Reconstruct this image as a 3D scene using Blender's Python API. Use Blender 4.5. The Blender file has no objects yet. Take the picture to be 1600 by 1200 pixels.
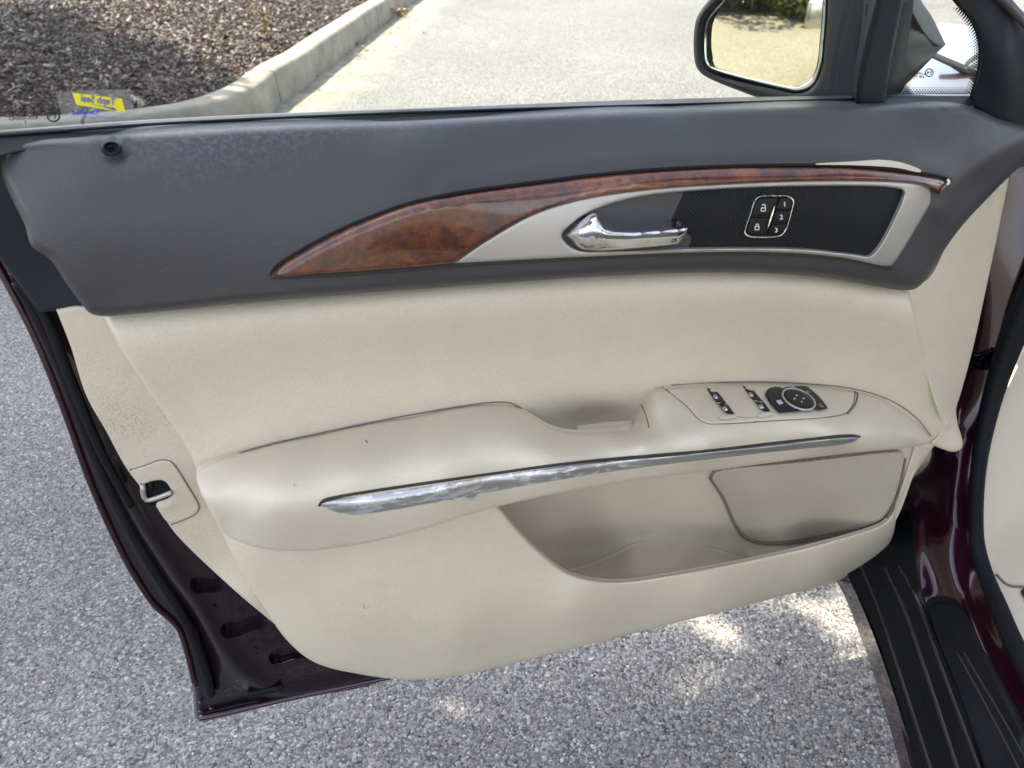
import bpy, bmesh, math, random
import numpy as np
from mathutils import Vector, Matrix
from mathutils.geometry import delaunay_2d_cdt
random.seed(7)
rng = np.random.default_rng(7)
sc = bpy.context.scene
COL = sc.collection
RAD = math.radians

# ------------------------------------------------------------------ camera
H = 1.12                        # camera height
F = 1204.0                      # focal length in photo pixels (1600 wide)
PITCH = RAD(33.0)
cd = bpy.data.cameras.new('camera'); cam = bpy.data.objects.new('camera', cd); COL.objects.link(cam)
cam.location = (0, 0, H); cam.rotation_euler = (math.pi/2 - PITCH, 0, 0)
cd.sensor_width = 36; cd.lens = 36*F/1600; cd.clip_start = .02; cd.clip_end = 600
sc.camera = cam
cd.dof.use_dof = True; cd.dof.focus_distance = .88; cd.dof.aperture_fstop = 9.5
# ------------------------------------------------------------------ light
SUN_EL, SUN_AZ = RAD(52), RAD(-58)           # azimuth from +Y, clockwise (negative = left)
sun_dir = Vector((math.sin(SUN_AZ)*math.cos(SUN_EL), math.cos(SUN_AZ)*math.cos(SUN_EL), math.sin(SUN_EL)))
world = bpy.data.worlds.new('World'); sc.world = world; world.use_nodes = True
wn = world.node_tree.nodes; wl = world.node_tree.links
sky = wn.new('ShaderNodeTexSky'); sky.sky_type = 'NISHITA'; sky.sun_disc = False
sky.sun_elevation = SUN_EL; sky.sun_rotation = SUN_AZ
sky.dust_density = 1.6; sky.ozone_density = 1.0; sky.air_density = 1.0
bg = wn['Background']; bg.inputs['Strength'].default_value = 0.15
hs = wn.new('ShaderNodeHueSaturation'); hs.inputs['Saturation'].default_value = .55      # a hazy, thinly clouded sky
wl.new(sky.outputs[0], hs.inputs['Color']); wl.new(hs.outputs[0], bg.inputs[0])
ld = bpy.data.lights.new('sun', 'SUN'); lo = bpy.data.objects.new('sun', ld); COL.objects.link(lo)
ld.energy = 4.2; ld.angle = RAD(0.53); ld.color = (1, .91, .76)
lo.rotation_euler = (-sun_dir).to_track_quat('-Z', 'Y').to_euler(); lo.location = (-4, 3, 8)
sc.view_settings.view_transform = 'Standard'; sc.view_settings.look = 'None'
sc.view_settings.gamma = 1; sc.view_settings.use_curve_mapping = False
sc.view_settings.exposure = 1.80
sc.cycles.max_bounces = 8; sc.cycles.transparent_max_bounces = 16
sc.cycles.use_denoising = True

# ------------------------------------------------------------------ tracing helpers
C0 = np.array([0, 0, H])
_fw = np.array([0, math.cos(PITCH), -math.sin(PITCH)]); _rt = np.array([1., 0, 0]); _up = np.cross(_rt, _fw)
def ray(x, y):
    x = np.asarray(x, float); y = np.asarray(y, float)
    return _fw + ((x-800)/F)[..., None]*_rt - ((y-600)/F)[..., None]*_up
class Plane:
    """a surveyed plane of the place: local X runs along it, local Y points away from its face, local Z is up"""
    def __init__(s, origin, normal, base=None):
        s.O = np.array(origin, float); n = np.array(normal, float); s.N = n/np.linalg.norm(n)
        if abs(s.N[2]) > .9: s.X = np.array([1., 0, 0])
        else: s.X = np.cross(np.array([0, 0, 1.]), s.N); s.X /= np.linalg.norm(s.X)
        s.Z = np.cross(s.N, s.X)
        s.base = s.O if base is None else np.array(base, float)
        s.M = np.array([s.X, -s.N, s.Z])           # world -> local
    def world(s, x, y, w=0.):
        r = ray(x, y); w = np.asarray(w, float)
        t = ((s.O - C0) @ s.N + w)/(r @ s.N)
        return C0 + r*t[..., None]
    def pt(s, x, y, w=0.): return (s.world(x, y, w) - s.base) @ s.M.T
    def w_at_z(s, x, y, z):
        r = ray(x, y); t = (z-H)/r[..., 2]
        return (C0 + r*t[..., None] - s.O) @ s.N
def G(x, y, z=0.):
    r = ray(x, y); t = (z-H)/r[..., 2]
    return C0 + r*t[..., None]

def spline(pts, closed=True, step=5.0):
    """Catmull-Rom through pts; a third value 'c' makes a sharp corner"""
    P = [np.array(p[:2], float) for p in pts]; corner = [len(p) > 2 and p[2] == 'c' for p in pts]
    n = len(P); out = []
    for i in range(n if closed else n-1):
        p1, p2 = P[i], P[(i+1) % n]
        p0 = P[(i-1) % n] if (closed or i > 0) else p1
        p3 = P[(i+2) % n] if (closed or i+2 < n) else p2
        L = np.linalg.norm(p2-p1)
        d1, d0, d2 = L**.5, max(np.linalg.norm(p1-p0)**.5, 1e-3), max(np.linalg.norm(p3-p2)**.5, 1e-3)
        m1 = (p2-p1) if (corner[i] or np.allclose(p0, p1)) else ((p1-p0)/d0 - (p2-p0)/(d0+d1) + (p2-p1)/d1)*d1
        m2 = (p2-p1) if (corner[(i+1) % n] or np.allclose(p3, p2)) else ((p2-p1)/d1 - (p3-p1)/(d1+d2) + (p3-p2)/d2)*d1
        k = max(1, int(math.ceil(L/step)))
        for j in range(k):
            t = j/k
            out.append((2*t**3-3*t**2+1)*p1 + (t**3-2*t**2+t)*m1 + (-2*t**3+3*t**2)*p2 + (t**3-t**2)*m2)
    if not closed: out.append(P[-1])
    return np.array(out)
def inside(loop, p):
    x, y = p[:, 0], p[:, 1]; r = np.zeros(len(p), bool)
    a = loop; b = np.roll(loop, -1, 0)
    for (x1, y1), (x2, y2) in zip(a, b):
        if y1 == y2: continue
        c = ((y1 > y) != (y2 > y)) & (x < (x2-x1)*(y-y1)/(y2-y1)+x1)
        r ^= c
    return r
def dist_line(line, p, closed=True):
    a = line if closed else line[:-1]; b = np.roll(line, -1, 0) if closed else line[1:]
    best = np.full(len(p), 1e9)
    for A, B in zip(a, b):
        d = B-A; L = d @ d
        t = np.clip(((p-A) @ d)/L, 0, 1) if L > 0 else np.zeros(len(p))
        q = p-A-t[:, None]*d
        best = np.minimum(best, (q*q).sum(1))
    return np.sqrt(best)
def tps(ctrl, smooth=0.0):
    c = np.array(ctrl, float); X = c[:, :2]/300.; w = c[:, 2]; n = len(c)
    def U(r2): return np.where(r2 > 0, .5*r2*np.log(np.maximum(r2, 1e-12)), 0)
    r2 = ((X[:, None]-X[None])**2).sum(2)
    A = np.zeros((n+3, n+3)); A[:n, :n] = U(r2) + smooth*np.eye(n); A[:n, n] = 1; A[:n, n+1:] = X; A[n, :n] = 1; A[n+1:, :n] = X.T
    s = np.linalg.lstsq(A, np.concatenate([w, [0, 0, 0]]), rcond=None)[0]
    def f(x, y):
        p = np.stack([np.asarray(x, float).ravel(), np.asarray(y, float).ravel()], 1)/300.
        out = np.empty(len(p))
        for i in range(0, len(p), 4000):
            q = p[i:i+4000]; d = ((q[:, None]-X[None])**2).sum(2)
            out[i:i+4000] = U(d) @ s[:n] + s[n] + q @ s[n+1:]
        return out.reshape(np.shape(x))
    return f

# ------------------------------------------------------------------ object helpers
def tag(o, label=None, cat=None, group=None, kind=None):
    for k, v in (('label', label), ('category', cat), ('group', group), ('kind', kind)):
        if v: o[k] = v
    return o
def empty(name, loc, rz=0):
    o = bpy.data.objects.new(name, None); COL.objects.link(o); o.location = loc; o.rotation_euler = (0, 0, rz); o.empty_display_size = .1
    return o
def link(name, me, m=None, parent=None):
    o = bpy.data.objects.new(name, me); COL.objects.link(o)
    for mm in (m if isinstance(m, (list, tuple)) else [m]):
        if mm: me.materials.append(mm)
    if parent: o.parent = parent
    return o
def mesh(name, v, f, m=None, parent=None, smooth=True, auto=None):
    me = bpy.data.meshes.new(name); me.from_pydata([tuple(map(float, q)) for q in v], [], [tuple(map(int, q)) for q in f]); me.update()
    if smooth:
        me.polygons.foreach_set('use_smooth', [True]*len(me.polygons))
        if auto: me.set_sharp_from_angle(angle=RAD(auto))
    return link(name, me, m, parent)

def sheet(name, plane, outline, w, m, parent=None, r=0., R=0., skirt=.012, grid=7., holes=(), closed_back=False, step=None, sharp=35, raw=False, rings=True, back=(0, 1, 0)):
    """A moulded piece: outline and depth surveyed on a plane, edges rolled back by R over r, sides going back by skirt."""
    step = step or min(5., grid)
    loop = np.array([p[:2] for p in outline], float) if raw else spline(outline, True, step)
    loops = [loop] + [spline(h, True, step) for h in holes]
    lo_, hi = loop.min(0), loop.max(0)
    gx, gy = np.meshgrid(np.arange(lo_[0], hi[0]+grid, grid), np.arange(lo_[1], hi[1]+grid, grid))
    gx[1::2] += grid/2
    pts = np.stack([gx.ravel(), gy.ravel()], 1)
    def ok(p):
        k = inside(loops[0], p)
        for h in loops[1:]: k &= ~inside(h, p)
        return k
    def dmin(p):
        d = dist_line(loops[0], p)
        for h in loops[1:]: d = np.minimum(d, dist_line(h, p))
        return d
    pts = pts[ok(pts)]
    if len(pts):
        d = dmin(pts); pts = pts[d > max(grid*.45, r*1.02 if (r and rings) else 0)]
    ring = []
    if r and rings:
        for L in loops:
            tng = np.roll(L, -1, 0)-np.roll(L, 1, 0); tng /= np.maximum(np.linalg.norm(tng, axis=1), 1e-9)[:, None]
            nrm = np.stack([-tng[:, 1], tng[:, 0]], 1)
            for fr in (.06, .2, .4, .65, 1.0):
                for sgn in (1, -1):
                    q = L + nrm*sgn*fr*r
                    q = q[ok(q)]
                    if len(q): q = q[dmin(q) > fr*r*.93]
                    ring.append(q)
    allp = np.concatenate(loops + ring + [pts]) if len(pts) or ring else np.concatenate(loops)
    edges = []; k = 0
    for L in loops:
        edges += [(k+i, k+(i+1) % len(L)) for i in range(len(L))]; k += len(L)
    res = delaunay_2d_cdt([Vector((float(a), float(b))) for a, b in allp], edges, [], 0, 1e-4)
    V = np.array([(v.x, v.y) for v in res[0]]); T = np.array([f for f in res[2] if len(f) == 3])
    T = T[ok(V[T].mean(1))]
    wf = w if callable(w) else (tps(w) if isinstance(w, (list, tuple)) else (lambda x, y: np.full(np.shape(x), float(w))))
    W = wf(V[:, 0], V[:, 1])
    if r:
        q = np.clip(1-dmin(V)/r, 0, 1); W = W - R*(1-np.sqrt(np.maximum(1-q*q, 0)))
    P = plane.pt(V[:, 0], V[:, 1], W)
    a = P[T[:, 1]]-P[T[:, 0]]; b = P[T[:, 2]]-P[T[:, 0]]
    nn = np.cross(a, b).sum(0)
    view = plane.pt(np.array([800.]), np.array([600.]), np.array([0.]))  # unused but keeps frame explicit
    cl = (C0-plane.base) @ plane.M.T
    if (np.cross(a, b) * (cl-P[T[:, 0]])).sum() < 0: T = T[:, ::-1]
    faces = [tuple(t) for t in T]; verts = list(P)
    if skirt:
        used = {}
        cnt = {}
        for t in T:
            for i in range(3):
                e = (t[i], t[(i+1) % 3]); cnt[e] = 1
        bd = [e for e in cnt if (e[1], e[0]) not in cnt]
        Pb = plane.pt(V[:, 0], V[:, 1], W); bk = np.array(back, float)
        SK = skirt(V[:, 0], V[:, 1]) if callable(skirt) else np.full(len(V), float(skirt))
        for e in bd:
            for v in e:
                if v not in used:
                    used[v] = len(verts); verts.append(Pb[v]+bk*SK[v])
        for e in bd: faces.append((e[1], e[0], used[e[0]], used[e[1]]))
        if closed_back:
            for t in T:
                idx = []
                for v in t:
                    if v not in used:
                        used[v] = len(verts); verts.append(Pb[v]+bk*SK[v])
                    idx.append(used[v])
                faces.append(tuple(idx[::-1]))
    o = mesh(name, verts, faces, m, parent, True, sharp)
    return o

def tube3(name, P, rad, m, parent=None, sides=8, flat=1.0):
    P = [Vector(p) for p in P]; n = len(P); v = []; f = []
    for i in range(n):
        t = (P[min(i+1, n-1)]-P[max(i-1, 0)]).normalized()
        s = t.cross(Vector((0, 1, 0)));
        if s.length < 1e-3: s = t.cross(Vector((0, 0, 1)))
        s.normalize(); b = t.cross(s)
        rr = rad[i] if isinstance(rad, (list, tuple, np.ndarray)) else rad
        for k in range(sides):
            a = 2*math.pi*k/sides; v.append(P[i] + s*math.cos(a)*rr + b*math.sin(a)*rr*flat)
        if i: f += [((i-1)*sides+k, (i-1)*sides+(k+1) % sides, i*sides+(k+1) % sides, i*sides+k) for k in range(sides)]
    f.append(tuple(range(sides))[::-1]); f.append(tuple((n-1)*sides+k for k in range(sides)))
    return mesh(name, v, f, m, parent)
def tube(name, plane, pts, w, rad, m, parent=None, closed=False, sides=8, step=8, flat=1.0):
    L = spline(pts, closed, step)
    if closed: L = np.vstack([L, L[:1]])
    W = w(L[:, 0], L[:, 1]) if callable(w) else np.full(len(L), float(w))
    return tube3(name, plane.pt(L[:, 0], L[:, 1], W), rad, m, parent, sides, flat)
def box_bm(bm, size, mtx):
    r = bmesh.ops.create_cube(bm, size=1, matrix=mtx @ Matrix.Diagonal((*size, 1))); return r
def bm_obj(name, bm, m, parent=None, smooth=True, bevel=0, auto=35):
    if bevel: bmesh.ops.bevel(bm, geom=bm.edges[:], offset=bevel, segments=2, affect='EDGES', profile=.6)
    me = bpy.data.meshes.new(name); bm.to_mesh(me); bm.free()
    if smooth:
        me.polygons.foreach_set('use_smooth', [True]*len(me.polygons)); me.set_sharp_from_angle(angle=RAD(auto))
    return link(name, me, m, parent)

# ------------------------------------------------------------------ materials
class NT:
    def __init__(s, name):
        s.m = bpy.data.materials.new(name); s.m.use_nodes = True; s.t = s.m.node_tree; s.n = s.t.nodes; s.l = s.t.links
        s.b = s.n['Principled BSDF']; s.out = s.n['Material Output']
    def add(s, t, **kw):
        n = s.n.new(t)
        for k, v in kw.items():
            if hasattr(n, k): setattr(n, k, v)
            else:
                n.inputs[k.replace('_', ' ')].default_value = v
        return n
    def coord(s, kind='Object', scale=None):
        c = s.add('ShaderNodeTexCoord')
        if scale is None: return c.outputs[kind]
        mp = s.add('ShaderNodeMapping'); s.l.new(c.outputs[kind], mp.inputs[0]); mp.inputs['Scale'].default_value = scale
        return mp.outputs[0]
    def noise(s, scale, detail=4, rough=.55, co=None, dist=0):
        n = s.add('ShaderNodeTexNoise'); n.inputs['Scale'].default_value = scale; n.inputs['Detail'].default_value = detail; n.inputs['Roughness'].default_value = rough
        n.inputs['Distortion'].default_value = dist
        s.l.new(co or s.coord(), n.inputs['Vector']); return n
    def voro(s, scale, co=None, feature='F1', rand=1.0):
        n = s.add('ShaderNodeTexVoronoi'); n.feature = feature; n.inputs['Scale'].default_value = scale; n.inputs['Randomness'].default_value = rand
        s.l.new(co or s.coord(), n.inputs['Vector']); return n
    def ramp(s, inp, stops, interp='LINEAR'):
        r = s.add('ShaderNodeValToRGB'); e = r.color_ramp.elements; r.color_ramp.interpolation = interp
        while len(e) < len(stops): e.new(.5)
        for i, (p, c) in enumerate(stops):
            e[i].position = p; e[i].color = (c, c, c, 1) if isinstance(c, (int, float)) else (*c, 1)
        s.l.new(inp, r.inputs[0]); return r.outputs[0]
    def math(s, op, a, b=None, c=None):
        n = s.add('ShaderNodeMath'); n.operation = op
        for i, q in enumerate((a, b, c)):
            if q is None: continue
            if isinstance(q, (int, float)): n.inputs[i].default_value = q
            else: s.l.new(q, n.inputs[i])
        return n.outputs[0]
    def mix(s, fac, a, b, blend='MIX'):
        n = s.add('ShaderNodeMix'); n.data_type = 'RGBA'; n.blend_type = blend
        for i, q in ((0, fac), (6, a), (7, b)):
            if isinstance(q, (int, float)): n.inputs[i].default_value = q
            elif isinstance(q, tuple): n.inputs[i].default_value = (*q, 1)
            else: s.l.new(q, n.inputs[i])
        return n.outputs[2]
    def bump(s, h, strength=.3, dist=.001, prev=None):
        n = s.add('ShaderNodeBump'); n.inputs['Strength'].default_value = strength; n.inputs['Distance'].default_value = dist
        s.l.new(h, n.inputs['Height'])
        if prev: s.l.new(prev, n.inputs['Normal'])
        return n.outputs[0]
    def set(s, color=None, rough=None, metal=None, normal=None, coat=None, coat_rough=None, spec=None):
        for key, q in (('Base Color', color), ('Roughness', rough), ('Metallic', metal), ('Normal', normal), ('Coat Weight', coat), ('Coat Roughness', coat_rough), ('Specular IOR Level', spec)):
            if q is None: continue
            i = s.b.inputs[key]
            if isinstance(q, tuple): i.default_value = (*q, 1)
            elif isinstance(q, (int, float)): i.default_value = q
            else: s.l.new(q, i)
        return s.m
def plain(name, color, rough=.5, metal=0, coat=0, var=.06, scale=25, spec=None):
    t = NT(name); n = t.noise(scale, 5)
    c = t.mix(1, color, t.ramp(n.outputs[0], [(.25, 1-var*2), (.75, 1+var*0)]), 'MULTIPLY')
    rr = t.math('MULTIPLY_ADD', n.outputs[0], .12, rough-.06)
    return t.set(c, rr, metal, coat=coat or None, coat_rough=.04 if coat else None, spec=spec)

def leather(name, color, rough, grain=420, bump=.35, dirt=None, smudge=.07, spec=.4):
    t = NT(name); co = t.coord()
    wob = t.noise(160, 3, .6, co)
    cov = t.add('ShaderNodeMixRGB'); cov.blend_type = 'LINEAR_LIGHT'; cov.inputs[0].default_value = .0025
    t.l.new(co, cov.inputs[1]); t.l.new(wob.outputs[1], cov.inputs[2])
    v = t.voro(grain, cov.outputs[0], 'SMOOTH_F1'); v.inputs['Smoothness'].default_value = .35
    n1 = t.noise(grain*.9, 3, .6, cov.outputs[0])
    hgt = t.math('ADD', t.math('MULTIPLY', v.outputs['Distance'], 1.0), t.math('MULTIPLY', n1.outputs[0], .9))
    big = t.noise(5.5, 4, .6, co, .3); mid = t.noise(38, 4, .6, co)
    c = t.mix(1, color, t.ramp(big.outputs[0], [(.28, 1-smudge), (.72, 1.0)]), 'MULTIPLY')
    c = t.mix(1, c, t.ramp(mid.outputs[0], [(.25, .955), (.7, 1.0)]), 'MULTIPLY')
    c = t.mix(1, c, t.ramp(v.outputs['Distance'], [(.0, 1.0), (.75, .93)]), 'MULTIPLY')
    if dirt: c = dirt(t, c, co)
    rr = t.math('MULTIPLY_ADD', mid.outputs[0], .18, rough-.09)
    nb = t.bump(hgt, bump, .0007)
    return t.set(c, rr, normal=nb, spec=spec)

def gauss(t, co, cx, cz, sx, sz):
    """a soft round spot of wear in door coordinates"""
    sp = t.add('ShaderNodeSeparateXYZ'); t.l.new(co, sp.inputs[0])
    a = t.math('MULTIPLY', t.math('SUBTRACT', sp.outputs[0], cx), 1/sx); b = t.math('MULTIPLY', t.math('SUBTRACT', sp.outputs[2], cz), 1/sz)
    d = t.math('ADD', t.math('MULTIPLY', a, a), t.math('MULTIPLY', b, b))
    return t.math('EXPONENT', t.math('MULTIPLY', d, -1))

# ------------------------------------------------------------------ survey planes
DOOR_A = RAD(16.0)
_r = ray(800, 640); P0 = C0 + _r/np.linalg.norm(_r)*.80
DN = np.array([math.sin(DOOR_A), -math.cos(DOOR_A), 0])
_tmp = Plane(P0, DN)
HINGE = _tmp.world(1500, 700, -.05); 
BASE = np.array([HINGE[0], HINGE[1], .30])
DOOR = Plane(P0, DN, BASE)
CAR_YAW = RAD(-4.5)
JAMB = Plane(HINGE, np.array([-.5, -.866, 0]), np.array([HINGE[0]+.05, HINGE[1], 0]))

# ------------------------------------------------------------------ materials
def beige_dirt(t, c, co):
    # grubby speckle along the rear edge strip and a few faint smudges
    w = t.noise(520, 2, .7, co); b = t.noise(14, 3, .6, co)
    g = gauss(t, co, -1.06, .37, .07, .15)
    g = t.math('MULTIPLY', g, t.ramp(b.outputs[0], [(.38, 0), (.6, 1)]))
    k = t.math('MULTIPLY', g, t.ramp(w.outputs[0], [(.5, 0), (.6, 1)]))
    c = t.mix(t.math('MULTIPLY', k, .5), c, (.17, .14, .10))
    return c
BEIGE = (.72, .625, .475)
M = {}
M['beige'] = leather('beige_vinyl', BEIGE, .5, dirt=None, smudge=.045, bump=.45)
M['beige_strip'] = leather('beige_vinyl_grubby', (.66, .57, .43), .55, dirt=beige_dirt, smudge=.14)
M['beige_soft'] = leather('beige_armrest_vinyl', (.71, .625, .49), .56, grain=620, bump=.2, smudge=.07)
M['beige_plastic'] = leather('beige_switch_plastic', (.69, .605, .47), .46, grain=900, bump=.06, smudge=.04)
def pad_wear(t, c, co):
    w = t.noise(300, 2, .7, co); b = t.noise(9, 3, .6, co)
    g = t.math('ADD', gauss(t, co, -.93, .665, .07, .020), t.math('MULTIPLY', gauss(t, co, -.74, .665, .20, .006), .6))
    k = t.math('MULTIPLY', g, t.ramp(w.outputs[0], [(.44, 0), (.66, 1)]))
    return t.mix(t.math('MULTIPLY', k, .26), c, (.20, .20, .22))
M['charcoal'] = leather('charcoal_vinyl', (.053, .050, .054), .46, grain=640, bump=.30, smudge=.06, dirt=pad_wear, spec=.5)
M['charcoal_hard'] = leather('charcoal_hard_plastic', (.017, .019, .025), .52, grain=800, bump=.12, smudge=.1, spec=.22)
M['black'] = plain('black_plastic', (.008, .009, .012), .45, spec=.18)
M['black_soft'] = plain('black_rubber', (.007, .008, .011), .6, scale=60, spec=.2)
M['black_gloss'] = plain('black_gloss_plastic', (.006, .007, .009), .25, spec=.22)
M['button'] = plain('button_plastic', (.008, .009, .012), .4, spec=.25)
M['groove'] = plain('dark_joint', (.035, .030, .025), .8)
M['beige_groove'] = plain('beige_joint_shade', (.20, .17, .135), .8)
def paint(name, col, rough=.22, coat=1.0, metal=.35, spec=.5):
    t = NT(name); n = t.noise(900, 2); big = t.noise(4, 3)
    c = t.mix(1, col, t.ramp(n.outputs[0], [(.3, .75), (.7, 1.25)]), 'MULTIPLY')
    return t.set(c, rough, metal, coat=coat, spec=spec, coat_rough=.03, normal=t.bump(big.outputs[0], .06, .02))
M['paint'] = paint('deep_burgundy_paint', (.034, .006, .013))
M['paint_inner'] = paint('dark_burgundy_inner_paint', (.010, .0030, .0075), .35, .85, 0., .2)
M['paint_lip'] = paint('recess_edge_highlight', (.016, .006, .014), .2, 1.0, .4, .5)  # inner paint made lighter and glossier, for the highlight along the recess lips
M['ridge'] = plain('sill_ridge_lacquer', (.012, .008, .009), .3, coat=1.0, spec=.5)
t = NT('chrome'); n = t.noise(30, 2); M['chrome'] = t.set((.82, .82, .83), t.math('MULTIPLY_ADD', n.outputs[0], .05, .05), 1.0)
M['chrome_satin'] = plain('satin_chrome', (.80, .79, .77), .22, 1.0, var=.02)
t = NT('satin_silver'); n = t.noise(1400, 1); b = t.noise(8, 3)
M['satin'] = t.set(t.mix(1, (.50, .47, .43), t.ramp(n.outputs[0], [(.3, .93), (.7, 1.0)]), 'MULTIPLY'), t.math('MULTIPLY_ADD', b.outputs[0], .1, .34), .55)
# worn metal-look film on the grab strip
t = NT('worn_silver_film'); co = t.coord()
sp = t.add('ShaderNodeSeparateXYZ'); t.l.new(co, sp.inputs[0])
co2 = t.coord(scale=(.55, 1, 1.5)); n = t.noise(58, 4, .55, co2, 1.0); n2 = t.noise(200, 3, .6, co2, .6)
ed = t.ramp(sp.outputs[0], [(0, 0), (1, 1)])
mr = t.add('ShaderNodeMapRange'); t.l.new(sp.outputs[0], mr.inputs[0]); mr.inputs[1].default_value = -.66; mr.inputs[2].default_value = -.50; mr.inputs[3].default_value = 0; mr.inputs[4].default_value = -.28
msk = t.ramp(t.math('ADD', t.math('ADD', n.outputs[0], t.math('MULTIPLY_ADD', n2.outputs[0], .2, -.1)), mr.outputs[0]), [(.52, 0), (.53, 1)])
c = t.mix(msk, (.58, .56, .54), (.80, .80, .81))
M['worn'] = t.set(c, t.math('MULTIPLY_ADD', msk, -.08, .33), t.math('MULTIPLY_ADD', msk, -.15, .72), normal=t.bump(msk, .35, .0005))
# burl walnut veneer under lacquer
t = NT('burl_wood'); co = t.coord(scale=(1, 1, 1.25))
big = t.noise(16, 5, .65, co, 1.6); fine = t.noise(90, 5, .7, co, 2.2)
vo = t.voro(70, co); vo2 = t.voro(190, co)
fig = t.noise(34, 6, .72, co, 3.0)
wv = t.math('ADD', t.math('MULTIPLY', big.outputs[0], .55), t.math('ADD', t.math('MULTIPLY', fine.outputs[0], .22), t.math('MULTIPLY', fig.outputs[0], .28)))
c = t.ramp(wv, [(.36, (.020, .006, .003)), (.46, (.060, .014, .005)), (.55, (.130, .031, .008)), (.65, (.22, .062, .014)), (.80, (.34, .125, .032))])
km = t.ramp(t.noise(26, 3, .6, co).outputs[0], [(.44, 0), (.54, 1)])
rg = t.ramp(vo.outputs['Distance'], [(.10, 1), (.19, .25), (.26, .8), (.34, 0)])
c = t.mix(t.math('MULTIPLY', t.math('MULTIPLY', rg, km), .85), c, (.020, .006, .004))
km2 = t.ramp(t.noise(40, 3, .6, co).outputs[0], [(.42, 0), (.52, 1)])
k2 = t.ramp(vo2.outputs['Distance'], [(.14, 1), (.34, 0)])
c = t.mix(t.math('MULTIPLY', t.math('MULTIPLY', k2, km2), .75), c, (.025, .008, .005))
M['wood'] = t.set(c, .35, 0, coat=1.0, coat_rough=.035)
# speaker cloth and woven inlay
def dotted(name, base, hole, sc_, bump=.6, lo_=.22, hi_=.36, rough=.5):
    t = NT(name); mp = t.add('ShaderNodeMapping'); t.l.new(t.coord(), mp.inputs[0]); mp.inputs['Rotation'].default_value = (0, RAD(45), 0)
    fl = t.add('ShaderNodeVectorMath'); fl.operation = 'MULTIPLY'; t.l.new(mp.outputs[0], fl.inputs[0]); fl.inputs[1].default_value = (1, 0, 1)
    v = t.voro(sc_, fl.outputs[0], 'F1', 0.0)
    h = t.ramp(v.outputs['Distance'], [(lo_, 0), (hi_, 1)])
    return t.set(t.mix(h, hole, base), rough, normal=t.bump(h, bump, .0008), spec=.25)
M['grille'] = dotted('perforated_speaker_cover', (.58, .51, .40), (.22, .19, .15), 420, .5)
M['weave'] = dotted('woven_black_inlay', (.010, .012, .017), (.002, .002, .003), 330, .9, rough=.5)
M['white_print'] = plain('white_print', (.75, .75, .74), .5, var=0)
M['grey_print'] = plain('grey_print', (.30, .31, .33), .5, var=0)
M['orange_print'] = plain('amber_print', (.5, .08, .02), .5, var=0)
M['etch'] = plain('black_ceramic_print', (.015, .016, .018), .6, var=0)
M['yellow'] = plain('yellow_print', (.85, .72, .02), .45, var=.02)
M['blue'] = plain('blue_print', (.03, .07, .50), .45, var=.02)
M['light_blue_print'] = plain('pale_blue_print', (.14, .19, .62), .45, var=.02)
def glass(name, tint, gloss=1.0, film=0.0):
    t = NT(name); tr = t.add('ShaderNodeBsdfTransparent'); tr.inputs[0].default_value = (*tint, 1)
    gl = t.add('ShaderNodeBsdfGlossy'); gl.inputs['Roughness'].default_value = .01
    fr = t.add('ShaderNodeFresnel'); fr.inputs[0].default_value = 1.5
    mx = t.add('ShaderNodeMixShader'); t.l.new(t.math('MULTIPLY', fr.outputs[0], gloss), mx.inputs[0]); t.l.new(tr.outputs[0], mx.inputs[1]); t.l.new(gl.outputs[0], mx.inputs[2])
    last = mx.outputs[0]
    if film:
        df = t.add('ShaderNodeBsdfDiffuse'); df.inputs[0].default_value = (.8, .8, .8, 1)
        m2 = t.add('ShaderNodeMixShader'); m2.inputs[0].default_value = film; t.l.new(last, m2.inputs[1]); t.l.new(df.outputs[0], m2.inputs[2]); last = m2.outputs[0]
    t.l.new(last, t.out.inputs[0]); return t.m
M['glass'] = glass('window_glass', (.90, .93, .90), .55, .003)
M['film'] = glass('clear_sticker_film', (.93, .93, .93), 1.6, .10)
t = NT('auto_dimming_mirror'); M['mirror'] = t.set((.86, .82, .62), .015, 1.0)
t = NT('mirror_edge'); M['mirror_edge'] = t.set((.72, .76, .70), .12, 1.0)

# ------------------------------------------------------------------ ground
def asphalt(name, dark, light, near):
    t = NT(name); co = t.coord()
    v = t.voro(105, co); v2 = t.voro(210, co)
    big = t.noise(.9, 5, .6, co); mid = t.noise(9, 4, .6, co); fn = t.noise(420, 3, .7, co)
    sepc = t.add('ShaderNodeSeparateColor'); t.l.new(v.outputs['Color'], sepc.inputs[0])
    sepd = t.add('ShaderNodeSeparateColor'); t.l.new(v2.outputs['Color'], sepd.inputs[0])
    tone = t.math('ADD', t.math('MULTIPLY', sepc.outputs[0], .6), t.math('MULTIPLY', sepd.outputs[0], .4))
    c = t.ramp(tone, [(.1, dark), (.5, tuple((a+b)/2 for a, b in zip(dark, light))), (.95, light)])
    gap = t.ramp(v.outputs['Distance'], [(.35, 1.0), (.72, .45)])
    c = t.mix(1, c, gap, 'MULTIPLY')
    c = t.mix(1, c, t.ramp(big.outputs[0], [(.3, .86), (.7, 1.08)]), 'MULTIPLY')
    c = t.mix(1, c, t.ramp(mid.outputs[0], [(.3, .9), (.7, 1.06)]), 'MULTIPLY')
    c = t.mix(.35, c, t.ramp(fn.outputs[0], [(.3, .6), (.7, 1.25)]), 'MULTIPLY')
    h = t.math('SUBTRACT', 1, v.outputs['Distance'])
    h = t.math('ADD', h, t.math('MULTIPLY', fn.outputs[0], .25))
    return t.set(c, .72, normal=t.bump(h, near, .006), spec=.45)
M['asphalt'] = asphalt('worn_chip_asphalt', (.10, .098, .095), (.34, .325, .30), .7)
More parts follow.
